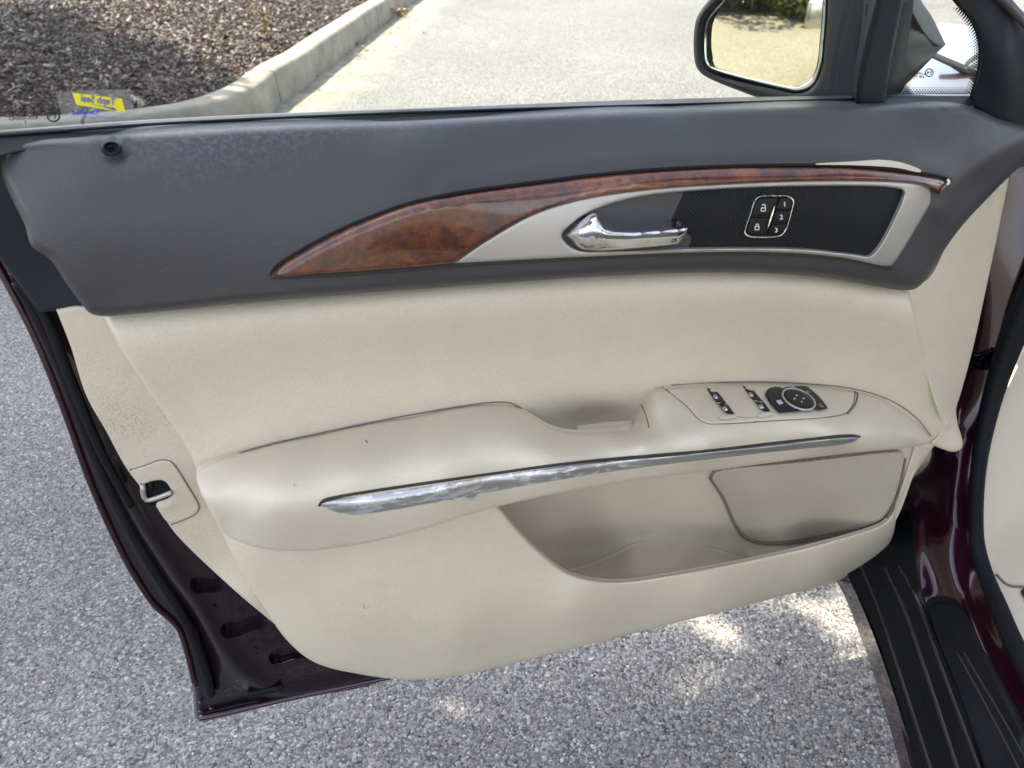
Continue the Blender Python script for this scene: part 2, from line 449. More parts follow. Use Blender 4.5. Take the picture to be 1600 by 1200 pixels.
gp = mesh('ground', [(-300, -300, 0), (300, -300, 0), (300, 300, 0), (-300, 300, 0)], [(0, 1, 2, 3)], M['asphalt'], smooth=False)
tag(gp, 'grey chip sealed asphalt of the parking lot around the open door', kind='structure')

# loose-looking stone chips bound in the asphalt close to the car
def ico():
    v = np.array([(1, 0, .1), (.45, .9, -.1), (-.6, .8, .1), (-1, -.1, -.1), (-.4, -.9, .1), (.65, -.75, -.05), (.12, .1, .95)], float)
    return v, np.array([(i, (i+1) % 6, 6) for i in range(6)])
IV, IF = ico()       # an angular chip, seven corners
def stones(n, poly_px, rmin, rmax, name, mat):
    P = G(*np.array(poly_px, float).T)[:, :2]
    lo_, hi = P.min(0), P.max(0); pts = np.empty((0, 2))
    while len(pts) < n:
        q = rng.uniform(lo_, hi, (n*2, 2)); pts = np.concatenate([pts, q[inside(P, q)]])
    pts = pts[:n]; r = rng.uniform(0, 1, n)**1.6*(rmax-rmin)+rmin
    V = IV[None]*(1+rng.uniform(-.38, .3, (n, len(IV), 1)))
    V = V*np.stack([rng.uniform(.75, 1.25, n), rng.uniform(.7, 1.1, n), rng.uniform(.4, .75, n)], 1)[:, None]*r[:, None, None]
    a = rng.uniform(0, 6.28, n); ca, sa = np.cos(a)[:, None], np.sin(a)[:, None]
    x = V[..., 0]*ca-V[..., 1]*sa; y = V[..., 0]*sa+V[..., 1]*ca
    W = np.stack([x+pts[:, :1], y+pts[:, 1:], V[..., 2]+(r*.02)[:, None]], 2).reshape(-1, 3)
    FF = (IF[None]+(np.arange(n)*len(IV))[:, None, None]).reshape(-1, 3)
    me = bpy.data.meshes.new(name); me.vertices.add(len(W)); me.vertices.foreach_set('co', W.ravel())
    me.loops.add(FF.size); me.loops.foreach_set('vertex_index', FF.ravel())
    me.polygons.add(len(FF)); me.polygons.foreach_set('loop_start', np.arange(0, FF.size, 3)); me.polygons.foreach_set('loop_total', np.full(len(FF), 3))
    me.update(); 
    pal = np.array([(.12, .12, .125), (.19, .188, .186), (.26, .255, .25), (.34, .33, .315), (.23, .215, .20), (.25, .185, .165), (.42, .41, .40)])
    ci = rng.choice(len(pal), n, p=[.24, .28, .22, .10, .10, .02, .04]); patch = 1+.10*np.sin(pts[:, :1]*3.1+1.3*np.sin(pts[:, 1:]*2.3))+.07*np.sin(pts[:, 1:]*7.3+pts[:, :1]*4.1)
    cc = pal[ci]*np.array([1.52, 1.45, 1.36])*patch*rng.uniform(.8, 1.15, (n, 1))
    at = me.color_attributes.new('tone', 'FLOAT_COLOR', 'POINT')
    at.data.foreach_set('color', np.repeat(np.concatenate([cc, np.ones((n, 1))], 1), len(IV), 0).ravel())
    return link(name, me, mat)
t = NT('stone_chip'); a = t.add('ShaderNodeVertexColor'); a.layer_name = 'tone'; n = t.noise(300, 3)
M['stone'] = t.set(t.mix(1, a.outputs[0], t.ramp(n.outputs[0], [(.3, .75), (.7, 1.1)]), 'MULTIPLY'), .62, spec=.5)
st = stones(150000, [(-120, 420), (0, 420), (120, 560), (330, 900), (1330, 860), (1460, 1270), (-160, 1270)], .0017, .0043, 'asphalt_chips', M['stone'])
tag(st, 'pale and dark stone chips set in the asphalt', kind='stuff')

# kerb, gutter and mulch island
HC = .19
front = spline([(-700, 212), (-300, 202), (0, 195), (110, 189), (240, 178), (330, 162), (400, 132), (430, 111), (470, 86), (530, 46), (588, 8), (650, -32), (720, -74), (800, -110)], False, 6)
FP = G(front[:, 0], front[:, 1], HC)[:, :2]
seg = np.linalg.norm(np.diff(FP, axis=0), axis=1); cum = np.concatenate([[0], np.cumsum(seg)])
def at(s): return np.array([np.interp(s, cum, FP[:, 0]), np.interp(s, cum, FP[:, 1])])
def frame(s):
    d = at(min(s+.05, cum[-1]))-at(max(s-.05, 0)); d /= np.linalg.norm(d); return at(s), d, np.array([-d[1], d[0]])
t = NT('kerb_concrete'); n = t.noise(6, 6, .65); f = t.noise(220, 3, .7); g2 = t.noise(1.6, 3)
c = t.mix(1, (.33, .295, .235), t.ramp(n.outputs[0], [(.3, .55), (.7, 1.08)]), 'MULTIPLY'); c = t.mix(.5, c, t.ramp(f.outputs[0], [(.3, .75), (.7, 1.15)]), 'MULTIPLY')
M['kerb'] = t.set(c, .85, normal=t.bump(f.outputs[0], .35, .004))
kerb = empty('curb', (*FP[len(FP)//2], 0)); tag(kerb, 'pale cast concrete curb edging the mulch bed', kind='structure')
def curb_segment(s0, s1):
    prof = [(-.012, 0), (-.004, HC-.03), (.004, HC-.012), (.016, HC-.002), (.035, HC), (.145, HC+.001), (.16, HC-.01), (.165, HC-.03), (.165, 0)]
    k = max(3, int((s1-s0)/.08)); v = []; f = []
    for i in range(k+1):
        s = s0+(s1-s0)*i/k; p, d, nn = frame(s)
        wob = .004*math.sin(s*2.3)+.003*math.sin(s*7.1)
        for a, z in prof: v.append((p[0]+nn[0]*(a+wob)-kerb.location[0], p[1]+nn[1]*(a+wob)-kerb.location[1], z+(.003*math.sin(s*5.3) if z else 0)))
        if i: f += [((i-1)*9+j, (i-1)*9+j+1, i*9+j+1, i*9+j) for j in range(8)]
    f.append(tuple(range(9))); f.append(tuple(k*9+j for j in range(9))[::-1])
    return mesh('curb_segment', v, f, M['kerb'], kerb, True, 50)
def s_of(px, py):
    q = G(np.array(px, float), np.array(py, float), HC)[:2]; return cum[np.argmin(((FP-q)**2).sum(1))]
joints = [0, s_of(-250, 212), s_of(120, 196), s_of(430, 111), s_of(588, 8), s_of(720, -74), cum[-1]]
for a, b in zip(joints[:-1], joints[1:]): curb_segment(a+.008, b-.008)

# gutter strip with sand washed along it
v = []; f = []; k = 160; ed_ = []
for i in range(k+1):
    p, d, nn = frame(cum[-1]*i/k)
    for a in (.0, -.10, -.22, -.36, -.50, -.66): v.append((p[0]+nn[0]*a, p[1]+nn[1]*a, .004 if a > -.3 else (.0025 if a > -.6 else .0004))); ed_.append(1+a/.66)
    if i: f += [((i-1)*6+j, i*6+j, i*6+j+1, (i-1)*6+j+1) for j in range(5)]
def gutter_mat():
    m = M['asphalt'].copy(); m.name = 'sandy_gutter'; t = NT.__new__(NT); t.m = m; t.t = m.node_tree; t.n = t.t.nodes; t.l = t.t.links; t.b = t.n['Principled BSDF']
    co = t.coord(); n = t.noise(5, 6, .7, co, .5); n2 = t.noise(60, 4, .7, co); n3 = t.noise(2.6, 7, .72, co, .6)
    a = t.add('ShaderNodeVertexColor'); a.layer_name = 'edge'
    sand = t.ramp(t.math('ADD', t.math('MULTIPLY', n.outputs[0], .75), t.math('MULTIPLY', n2.outputs[0], .3)), [(.36, (.12, .115, .095)), (.5, (.22, .205, .165)), (.66, (.38, .345, .26))])
    msk = t.ramp(t.math('ADD', t.math('MULTIPLY', a.outputs[0], .85), t.math('MULTIPLY_ADD', n3.outputs[0], 1.1, -.55)), [(.22, 0), (.52, 1)])
    old = t.b.inputs['Base Color'].links[0].from_socket
    t.l.new(t.mix(msk, old, sand), t.b.inputs['Base Color']); return m
M['gutter'] = gutter_mat()
gt = mesh('gutter', v, f, M['gutter'], smooth=False); _ca = gt.data.color_attributes.new('edge', 'FLOAT_COLOR', 'POINT'); _ca.data.foreach_set('color', np.repeat(np.array(ed_, float)[:, None], 4, 1).ravel()); tag(gt, 'sandy strip along the foot of the curb', kind='structure')

# mulch island: earth sheet plus chips
back = np.array([frame(s)[0]+frame(s)[2]*.155 for s in np.linspace(0, cum[-1], 80)])
far = [(-9, 20), (-16, 12), (-14, 5.4)]
poly = np.vstack([back, [(-2.2, 22)], far])
def mound(p):
    d = dist_line(back, p, False); return .15 + .22*(1-np.exp(-d/1.6))
gx, gy = np.meshgrid(np.arange(-16, 2.5, .3), np.arange(3, 22, .3)); gp_ = np.stack([gx.ravel(), gy.ravel()], 1)
gp_ = gp_[inside(poly, gp_)]; gp_ = gp_[dist_line(poly, gp_) > .08]
allp = np.vstack([poly, gp_]); res = delaunay_2d_cdt([Vector(map(float, q)) for q in allp], [(i, (i+1) % len(poly)) for i in range(len(poly))], [], 0, 1e-4)
V = np.array([(q.x, q.y) for q in res[0]]); T = np.array([q for q in res[2] if len(q) == 3]); T = T[inside(poly, V[T].mean(1))]
Z = mound(V)+rng.normal(0, .012, len(V))
t = NT('mulch_earth'); n = t.noise(60, 6, .7); b = t.noise(2.2, 3)
M['mulch_earth'] = t.set(t.ramp(n.outputs[0], [(.3, (.018, .013, .011)), (.6, (.06, .042, .034)), (.8, (.13, .10, .08))]), .9, normal=t.bump(n.outputs[0], .8, .02))
mb = mesh('mulch_bed', np.column_stack([V, Z]), T, M['mulch_earth']); tag(mb, 'dark earth of the planting island behind the curb', kind='structure')
def chips(n):
    q = np.empty((0, 2))
    while len(q) < n:
        r_ = rng.uniform(0, 1, (n*3, 2)); px = r_[:, 0]*800-190; py = r_[:, 1]*330-125
        p = G(px, py, .25)[:, :2]; k = inside(poly, p) & (p[:, 1] < 14); q = np.concatenate([q, p[k]])
    q = q[:n]; z = mound(q)
    near = np.minimum(1, dist_line(back, q, False)/.12); L = rng.gamma(3.2, .0072, n)+.008; wd = L*rng.uniform(.14, .5, n); th = rng.uniform(.002, .006, n)
    yaw = rng.uniform(0, 6.28, n); pit = rng.normal(0, .38, n); rol = rng.normal(0, .5, n)
    box = np.array([(-1, -1, -1), (1, -.7, -1), (1, .7, -1), (-1, 1, -1), (-1, -1, 1), (1, -.7, 1), (1, .7, 1), (-1, 1, 1)], float)*.5
    B = box[None]*np.stack([L, wd, th], 1)[:, None]; B = B*(1+rng.uniform(-.2, .2, (n, 8, 1)))
    def rot(B, i, j, a):
        c, s = np.cos(a)[:, None], np.sin(a)[:, None]; x = B[..., i]*c-B[..., j]*s; y = B[..., i]*s+B[..., j]*c; B = B.copy(); B[..., i] = x; B[..., j] = y; return B
    B = rot(B, 1, 2, rol); B = rot(B, 0, 2, pit); B = rot(B, 0, 1, yaw)
    B += np.column_stack([q, z+.010+rng.uniform(0, .02, n)*near])[:, None]
    Fq = np.array([(0, 3, 2, 1), (4, 5, 6, 7), (0, 1, 5, 4), (1, 2, 6, 5), (2, 3, 7, 6), (3, 0, 4, 7)])
    FF = (Fq[None]+(np.arange(n)*8)[:, None, None]).reshape(-1, 4)
    me = bpy.data.meshes.new('mulch_chips'); me.vertices.add(n*8); me.vertices.foreach_set('co', B.ravel())
    me.loops.add(FF.size); me.loops.foreach_set('vertex_index', FF.ravel()); me.polygons.add(len(FF))
    me.polygons.foreach_set('loop_start', np.arange(0, FF.size, 4)); me.polygons.foreach_set('loop_total', np.full(len(FF), 4)); me.update()
    pal = np.array([(.022, .014, .012), (.055, .034, .027), (.095, .058, .042), (.17, .112, .080), (.34, .26, .20), (.13, .05, .025)])
    cc = pal[rng.choice(6, n, p=[.28, .27, .2, .14, .08, .03])]*rng.uniform(.8, 1.2, (n, 1))
    at_ = me.color_attributes.new('tone', 'FLOAT_COLOR', 'POINT'); at_.data.foreach_set('color', np.repeat(np.concatenate([cc, np.ones((n, 1))], 1), 8, 0).ravel())
    return link('mulch_chips', me, M['chip'])
t = NT('wood_chip'); a = t.add('ShaderNodeVertexColor'); a.layer_name = 'tone'; n = t.noise(120, 4)
M['chip'] = t.set(t.mix(1, a.outputs[0], t.ramp(n.outputs[0], [(.3, .7), (.7, 1.15)]), 'MULTIPLY'), .48, spec=.35)
mc = chips(52000); tag(mc, 'brown bark mulch chips covering the planting island', kind='stuff')

def leaf_mat(name, col):
    t = NT(name); n = t.noise(40, 3); t.b.inputs['Subsurface Weight'].default_value = 0
    return t.set(t.mix(1, col, t.ramp(n.outputs[0], [(.3, .7), (.7, 1.2)]), 'MULTIPLY'), .55)
M['leaf_orange'] = leaf_mat('dry_orange_leaf', (.36, .13, .05)); M['leaf_yellow'] = leaf_mat('yellow_green_leaf', (.42, .36, .06))
M['leaf_green'] = leaf_mat('green_leaf', (.075, .12, .03)); M['leaf_dark'] = leaf_mat('dark_green_leaf', (.035, .06, .018)); M['leaf_lush'] = leaf_mat('lush_green_leaf', (.11, .19, .04)); M['leaf_brown'] = leaf_mat('tan_leaf', (.30, .20, .11))
M['bark'] = plain('grey_bark', (.10, .08, .065), .9, var=.3, scale=30)
def leaves(name, P, size, mats, wts, parent=None, flat=.3, seed=1):
    """leaf blades, each a folded pair of quads"""
    g = np.random.default_rng(seed); n = len(P); V = []; Fc = []; mi = []
    s = size*g.uniform(.6, 1.25, n); a = g.uniform(0, 6.28, n); e = g.normal(0, flat, n); ro = g.normal(0, flat, n)
    for i in range(n):
        R = Matrix.Rotation(a[i], 3, 'Z') @ Matrix.Rotation(e[i], 3, 'Y') @ Matrix.Rotation(ro[i], 3, 'X'); k = len(V)
        for q in ((-.5, 0, 0), (-.05, -.24, .07), (.5, 0, 0), (-.05, .24, .07), (0, 0, 0)): V.append(Vector(P[i])+R @ (Vector(q)*float(s[i])))
        Fc += [(k, k+1, k+4), (k+1, k+2, k+4), (k, k+4, k+3), (k+4, k+2, k+3)]; mi += [int(g.choice(len(mats), p=wts))]*4
    o = mesh(name, V, Fc, mats, parent, False); o.data.polygons.foreach_set('material_index', mi); return o
def weed(px, py, z, h, spread, n, mats, wts, label, seed, stems=7, leaf=.045):
    g = np.random.default_rng(seed); b = G(np.array(float(px)), np.array(float(py)), z)
    e = empty('weed', tuple(b)); tag(e, label, 'weed')
    P = []; bm_v = []; st = []
    for i in range(stems):
        an = g.uniform(0, 6.28); r_ = spread*g.uniform(.3, 1); top = Vector((math.cos(an)*r_, math.sin(an)*r_, h*g.uniform(.5, 1)))
        mid = top*.5+Vector((0, 0, h*.12)); st.append([Vector((0, 0, -.01)), mid, top])
        for j in range(n//stems):
            q = g.uniform(.25, 1); p = (1-q)**2*st[-1][0]+2*q*(1-q)*mid+q*q*top; P.append(p+Vector(g.normal(0, leaf*.4, 3)))
    for pts in st: tube3('stem', pts, [.003, .0022, .001], M['bark'], e, 5)
    leaves('foliage', P, leaf, mats, wts, e, .7, seed)
weed(607, 18, .0, .22, .16, 110, [M['leaf_orange'], M['leaf_brown'], M['leaf_yellow']], [.6, .25, .15], 'rust orange weed growing at the curb joint farthest from the car', 3)
weed(625, 26, .0, .09, .16, 60, [M['leaf_orange'], M['leaf_yellow'], M['leaf_green']], [.5, .35, .15], 'low orange and yellow weed sprawling on the asphalt beside the rust weed', 4)
weed(418, 62, .2, .28, .09, 36, [M['leaf_orange'], M['leaf_yellow'], M['leaf_brown']], [.45, .3, .25], 'thin dry weed with a yellow tip standing in the mulch', 5, 4, .035)
weed(446, 146, .0, .05, .07, 46, [M['leaf_green'], M['leaf_dark']], [.6, .4], 'small green weed in the gutter at the curb joint', 6, 6, .03)
weed(555, 72, .0, .05, .10, 40, [M['leaf_green'], M['leaf_yellow'], M['leaf_orange']], [.5, .2, .3], 'green weed tuft part way along the gutter', 8, 6, .035)
P = []
for cx, cy, sx, sy, n in ((560, 72, 26, 10, 70), (596, 42, 26, 12, 70), (548, 95, 10, 6, 22), (500, 125, 22, 12, 24), (620, 30, 20, 8, 50), (470, 70, 30, 20, 16)):
    q = G(rng.normal(cx, sx, n), rng.normal(cy, sy, n), .0); q[:, 2] = .012+rng.uniform(0, .012, n)
    d_ = dist_line(FP, q[:, :2], False); q = q[~inside(poly, q[:, :2]) & (d_ > .02)]; P += [tuple(a) for a in q]
tag(leaves('leaf_litter', P, .04, [M['leaf_orange'], M['leaf_brown'], M['leaf_green'], M['leaf_yellow']], [.35, .3, .2, .15], None, .35, 11), 'fallen orange and green leaves scattered in the gutter', kind='stuff')

# ================================================================== the open door
door = empty('car_door', tuple(BASE), DOOR_A)
tag(door, 'open burgundy front car door with cream and charcoal leather panel, wood trim and wing mirror', 'car door')

# --- sheet metal shell
shell_edge = [(-60, 330), (0, 428), (50, 525), (92, 628), (140, 760), (188, 866), (213, 910), (238, 946), (260, 965), (275, 982), (288, 1020), (300, 1070), (304, 1121, 'c'), (317, 1129, 'c'), (350, 1121), (450, 1096), (600, 1064)]
shell_out = shell_edge + [(800, 1018), (1000, 965), (1200, 915), (1340, 868), (1430, 715), (1490, 640), (1530, 480), (1560, 330), (1555, 262, 'c'), (1340, 232), (640, 250), (20, 285), (-70, 292, 'c')]
SE = spline(shell_edge, False, 6)
inner_line = spline([(60, 490), (112, 600), (165, 722), (215, 812), (262, 880), (305, 945), (345, 1010), (378, 1052), (420, 1078), (480, 1080), (600, 1052)], False, 8)
def shell_w(x, y):
    p = np.stack([np.ravel(x), np.ravel(y)], 1); d = dist_line(SE, p, False); e = dist_line(inner_line, p, False)
    side = np.interp(d, [0, 4, 10, 18, 40, 52, 70, 90], [-.062, -.054, -.050, -.049, -.040, -.036, -.034, -.032])
    w = side + .010*np.exp(-(e/16)**2)
    return w.reshape(np.shape(x))
RECESS = []
for (cx, cy, ang, hl, hw) in ((322, 914, -.10, 25, 12), (381, 977, -.36, 38, 12.5), (455, 1021, -.30, 36, 11)):
    L = []
    for a, b in ((-1, -.35), (-.82, -1), (0, -1), (.82, -1), (1, -.4), (1, .45), (.85, 1), (0, 1), (-.6, 1), (-.92, .6)):
        L.append((cx+a*hl*math.cos(ang)-b*hw*math.sin(ang), cy+a*hl*math.sin(ang)+b*hw*math.cos(ang)))
    RECESS.append(L)
sheet('door_shell', DOOR, shell_out, -.062, M['paint_inner'], door, skirt=.085, grid=30, closed_back=True, step=8)
sheet('door_inner_panel', DOOR, shell_edge + [(640, 1040), (520, 900), (360, 760), (230, 560), (160, 440), (60, 330)], shell_w, M['paint_inner'], door, skirt=.013, grid=4.5, holes=RECESS)
for L in RECESS:
    c_ = np.mean(L, 0); sheet('stamped_recess', DOOR, [tuple(c_+(np.array(q)-c_)*1.12) for q in L], -.0435, M['paint_inner'], door, skirt=0, grid=6)
for L in RECESS:
    a_, b_, c2_ = np.array(L[5]), np.array(L[7]), np.array(L[9]); up_ = (np.array(L[2])-b_)*.42
    lo3 = [tuple(c2_+(b_-c2_)*.12), tuple(np.array(L[8])), tuple(b_), tuple(np.array(L[6])), tuple(a_)]
    hi3 = [tuple(np.array(q)+up_) for q in lo3][::-1]
    cl_ = [(*q, -.0345) for q in lo3]+[(*q, -.0428) for q in hi3]
    sheet('recess_lip', DOOR, lo3+hi3, cl_, M['paint_lip'], door, r=2.5, R=.002, skirt=0, grid=3, step=3)
# outer skin hem and rubber seals round the shell edge
tube('hem_flange', DOOR, [(p[0]+5, p[1]) for p in shell_edge[:12]], -.052, .004, M['paint'], door, sides=8)
tube('hem_flange', DOOR, [(312, 1122), (350, 1114), (450, 1091), (600, 1059), (700, 1037)], -.044, .0042, M['paint'], door, sides=8)
tube('weatherstrip', DOOR, [(28, 440), (60, 497), (98, 580), (140, 690), (182, 785), (222, 860), (262, 925), (292, 975), (318, 1040), (330, 1085)], -.038, .0055, M['black_soft'], door, sides=10)
tube('weatherstrip', DOOR, [(20, 425), (66, 488), (112, 600), (160, 712), (205, 790)], -.026, .004, M['black_soft'], door, sides=8)
tube('drain_plug', DOOR, [(388, 1086), (442, 1074)], -.036, .006, M['black_soft'], door, sides=8, flat=.6)
for px, py in ((335, 948), (399, 1014)): tube('panel_clip', DOOR, [(px-3, py), (px+3, py-1)], -.032, .0022, M['black'], door)
for px, py in ((330, 1107), (313, 1098), (313, 1112)): tube('hem_weld', DOOR, [(px-3, py), (px+3, py-1)], -.047, .002, M['paint'], door)

# --- charcoal corner plate behind the pad
sheet('corner_trim', DOOR, [(-60, 236, 'c'), (0, 232), (40, 228), (140, 300), (200, 420), (180, 476), (127, 482), (63, 488, 'c'), (34, 450), (0, 405), (-60, 320)], [(-60, 240, .004), (100, 240, .004), (0, 400, -.012), (63, 488, -.014), (130, 480, .0), (30, 330, .002)], M['charcoal_hard'], door, r=6, R=.004, skirt=.03, grid=12)

# --- belt seal, outer moulding, window
sheet('belt_seal', DOOR, [(-60, 211), (0, 209), (250, 192), (640, 175), (1050, 162.5), (1337, 154, 'c'), (1337, 168, 'c'), (1050, 180), (640, 200), (60, 232), (-60, 250)], [(-60, 212, -.010), (640, 176, -.010), (1337, 155, -.010), (-60, 235, .010), (640, 190, .010), (1337, 166, .010)], M['black_soft'], door, r=3, R=.002, skirt=.001, grid=10)
tube('belt_moulding', DOOR, [(-60, 210.5), (0, 206.5), (250, 189), (640, 171.5), (1050, 159.5), (1335, 152)], -.03, .0014, M['satin'], door)
tube('belt_lip', DOOR, [(-60, 213), (0, 211.5), (250, 193.5), (640, 176), (1050, 163.5), (1337, 155)], -.006, .0012, M['black_gloss'], door)
W_GL = -.016
glassp = sheet('window_glass', DOOR, [(-75, 216, 'c'), (640, 180), (1350, 158, 'c'), (1395, -200), (1420, -430, 'c'), (-75, -430, 'c')], W_GL, M['glass'], door, skirt=0, grid=60, step=40)
# upper frame round the glass
sheet('window_frame', DOOR, [(-150, 330, 'c'), (-78, 240, 'c'), (-78, -425, 'c'), (1250, -425, 'c'), (1440, -90), (1491, 0), (1521, 36), (1532, 72), (1530, 110), (1519, 150, 'c'), (1519, 164, 'c'), (1540, 184), (1568, 197), (1600, 203), (1680, 230, 'c'), (1700, 130), (1640, 60), (1560, -30), (1330, -520, 'c'), (-150, -520, 'c')],
      lambda x, y: -.004 + .022*np.exp(-((x-1568)/36.)**2-((y-85)/95.)**2) + .012*np.clip((x-1600)/60, 0, 1), M['charcoal_hard'], door, r=5, R=.005, skirt=.003, grid=14)
tube('frame_seal', DOOR, [(1500, -60), (1566, 0), (1606, 42), (1660, 90)], .012, .0035, M['charcoal'], door)
sheet('division_bar', DOOR, [(1338, 166, 'c'), (1343, 110), (1369, 0), (1420, -300, 'c'), (1465, -300, 'c'), (1411, 0), (1393, 90), (1382, 166, 'c')], .002, M['charcoal_hard'], door, r=7, R=.006, skirt=.008, grid=10)
tube('division_bar_seal', DOOR, [(1341, 160), (1347, 110), (1373, 0), (1400, -110)], .004, .0028, M['black_soft'], door)
qg = [(1383, 152, 'c'), (1392, 96), (1411, 4), (1440, -160, 'c'), (1400, -250, 'c'), (1492, 0), (1522, 37), (1532, 72), (1530, 110), (1518, 152, 'c')]
sheet('quarter_glass', DOOR, [(1376, 156, 'c'), (1406, 0), (1436, -200, 'c'), (1445, -110), (1494, -4), (1525, 32), (1537, 72), (1534, 112), (1522, 156, 'c')], -.016, M['glass'], door, skirt=0, grid=30)
sheet('quarter_sill', DOOR, [(1380, 149.5, 'c'), (1520, 149.5, 'c'), (1524, 166, 'c'), (1378, 168, 'c')], [(1380, 150, -.012), (1520, 150, -.012), (1380, 166, .010), (1520, 166, .012)], M['black'], door, r=2, R=.002, skirt=.001, grid=6)
# ceramic dot border of the quarter glass
V = []; Fc = []
def dots(line, inward, rows, pitch):
    L = spline(line, False, 1.); c = np.concatenate([[0], np.cumsum(np.linalg.norm(np.diff(L, axis=0), axis=1))])
    for r_ in range(rows):
        for s in np.arange((r_ % 2)*pitch/2, c[-1], pitch):
            x = np.interp(s, c, L[:, 0])+inward[0]*r_*2.9; y = np.interp(s, c, L[:, 1])+inward[1]*r_*2.9
            rad = 1.9*(1-r_/rows*.6); k = len(V)
            for a in range(6):
                V.append(DOOR.pt(np.array(x+rad*math.cos(a*1.047)), np.array(y+rad*math.sin(a*1.047)), -.0145))
            Fc.append([k+a for a in range(6)])
dots([(1384, 146), (1518, 146)], (0, -1), 4, 4.4); dots([(1386, 146), (1395, 96), (1414, 4)], (1, .1), 4, 4.4); dots([(1517, 146), (1527, 110), (1528, 72), (1518, 38), (1498, 12)], (-1, 0), 4, 4.4)
o = mesh('dot_border', V, Fc, M['etch'], door, False); o['kind'] = 'stuff'

def text(name, plane, s, x, y, w, px, m, parent, mirror=False, rot=0., bold=0., shear=0., sx=1.):
    cu = bpy.data.curves.new(name, 'FONT'); cu.body = s; cu.size = 1; cu.align_x = 'CENTER'; cu.align_y = 'CENTER'; cu.offset = bold; cu.shear = shear; cu.extrude = .004
    cu.resolution_u = 3
    tmp = bpy.data.objects.new(name, cu); COL.objects.link(tmp)
    dg = bpy.context.evaluated_depsgraph_get(); dg.update()
    me = bpy.data.meshes.new_from_object(tmp.evaluated_get(dg)); bpy.data.objects.remove(tmp)
    a = np.empty(len(me.vertices)*3); me.vertices.foreach_get('co', a); a = a.reshape(-1, 3)
    X = a[:, 0]*px*1.38*sx*(-1 if mirror else 1); Y = -a[:, 1]*px*1.38
    c, s_ = math.cos(rot), math.sin(rot)
    wv = w(np.array([x]), np.array([y]))[0] if callable(w) else w
    xx = x+X*c-Y*s_; yy = y+X*s_+Y*c
    wz = w(xx, yy) if callable(w) else w
    P = plane.pt(xx, yy, wz + a[:, 2]*.0)
    P[:, 1] -= a[:, 2]*.02
    me.vertices.foreach_set('co', P.ravel()); me.update(); me.name = name
    return link(name, me, m, parent)
def flat(name, plane, pts, w, m, parent, curved=True):
    L = spline(pts, True, 2) if curved else np.array([p[:2] for p in pts], float)
    W = w(L[:, 0], L[:, 1]) if callable(w) else float(w)
    P = plane.pt(L[:, 0], L[:, 1], W)
    # drop backfacing by ordering towards the camera
    v = list(P); cl = (C0-plane.base) @ plane.M.T
    nrm = np.zeros(3)
    for i in range(len(v)): nrm += np.cross(v[i]-v[0], v[(i+1) % len(v)]-v[0])
    f = list(range(len(v)));
    if nrm @ (cl-v[0]) < 0: f = f[::-1]
    return mesh(name, v, [f], m, parent, False)

# window sticker and etching, both read from outside so mirrored here
stk = sheet('window_sticker', DOOR, [(86, 143, 'c'), (203, 139, 'c'), (213, 189, 'c'), (99, 191, 'c')], W_GL+.0012, M['film'], door, skirt=0, grid=20)
tag(stk, 'clear sticker with yellow and blue mirrored print')
flat('sticker_print', DOOR, [(113, 145), (190.5, 154), (196, 176), (119, 163.5)], W_GL+.0020, M['yellow'], stk, False)
text('sticker_lettering', DOOR, 'Teph Seal', 153.5, 156.6, W_GL+.0026, 11.2, M['blue'], stk, True, RAD(6.5), .012, .08, .90)
flat('sticker_swoosh', DOOR, [(131, 159.5), (160, 166), (178, 168.5), (181.5, 171.5), (181.8, 172.6), (150, 164.5)], W_GL+.0026, M['blue'], stk, False)
text('sticker_lettering', DOOR, 'Certified', 134, 176, W_GL+.0026, 7.6, M['blue'], stk, True, RAD(-2), .02, .15, 1.1)
text('sticker_lettering', DOOR, 'www.tephseal.com', 156, 183, W_GL+.0026, 5, M['light_blue_print'], stk, True, RAD(0), 0, 0, .95)
text('glass_marking', DOOR, '43R-00043', 37, 184.5, W_GL+.001, 6.6, M['etch'], door, True, RAD(-2), .012, 0, 1.15)
text('glass_marking', DOOR, '3   ...', 35, 191.5, W_GL+.001, 5, M['etch'], door, True, RAD(-2), .012)
text('glass_marking', DOOR, 'E', 85.5, 182, W_GL+.001, 8, M['etch'], door, True, 0, .02)
text('glass_marking', DOOR, '3', 78.5, 183, W_GL+.001, 4.6, M['etch'], door, True, 0, .02)
tube('glass_marking', DOOR, [(83.5+9.2*math.cos(a), 182+7.8*math.sin(a)) for a in np.linspace(0, 6.28, 17)[:-1]], W_GL+.001, .0006, M['etch'], door, True, 6, 3)
text('glass_marking', DOOR, 'E4', 1452, 113.5, -.0145, 5.6, M['etch'], door, True, RAD(8), .012)
tube('glass_marking', DOOR, [(1452+6*math.cos(a), 113.5+6*math.sin(a)) for a in np.linspace(0, 6.28, 17)[:-1]], -.0145, .0005, M['etch'], door, True, 6, 3)
text('glass_marking', DOOR, 'KOREA', 1437, 115, -.0145, 4, M['etch'], door, True, RAD(8), .012)
text('glass_marking', DOOR, '43R 001', 1435, 119.5, -.0145, 4, M['etch'], door, True, RAD(8), .012)

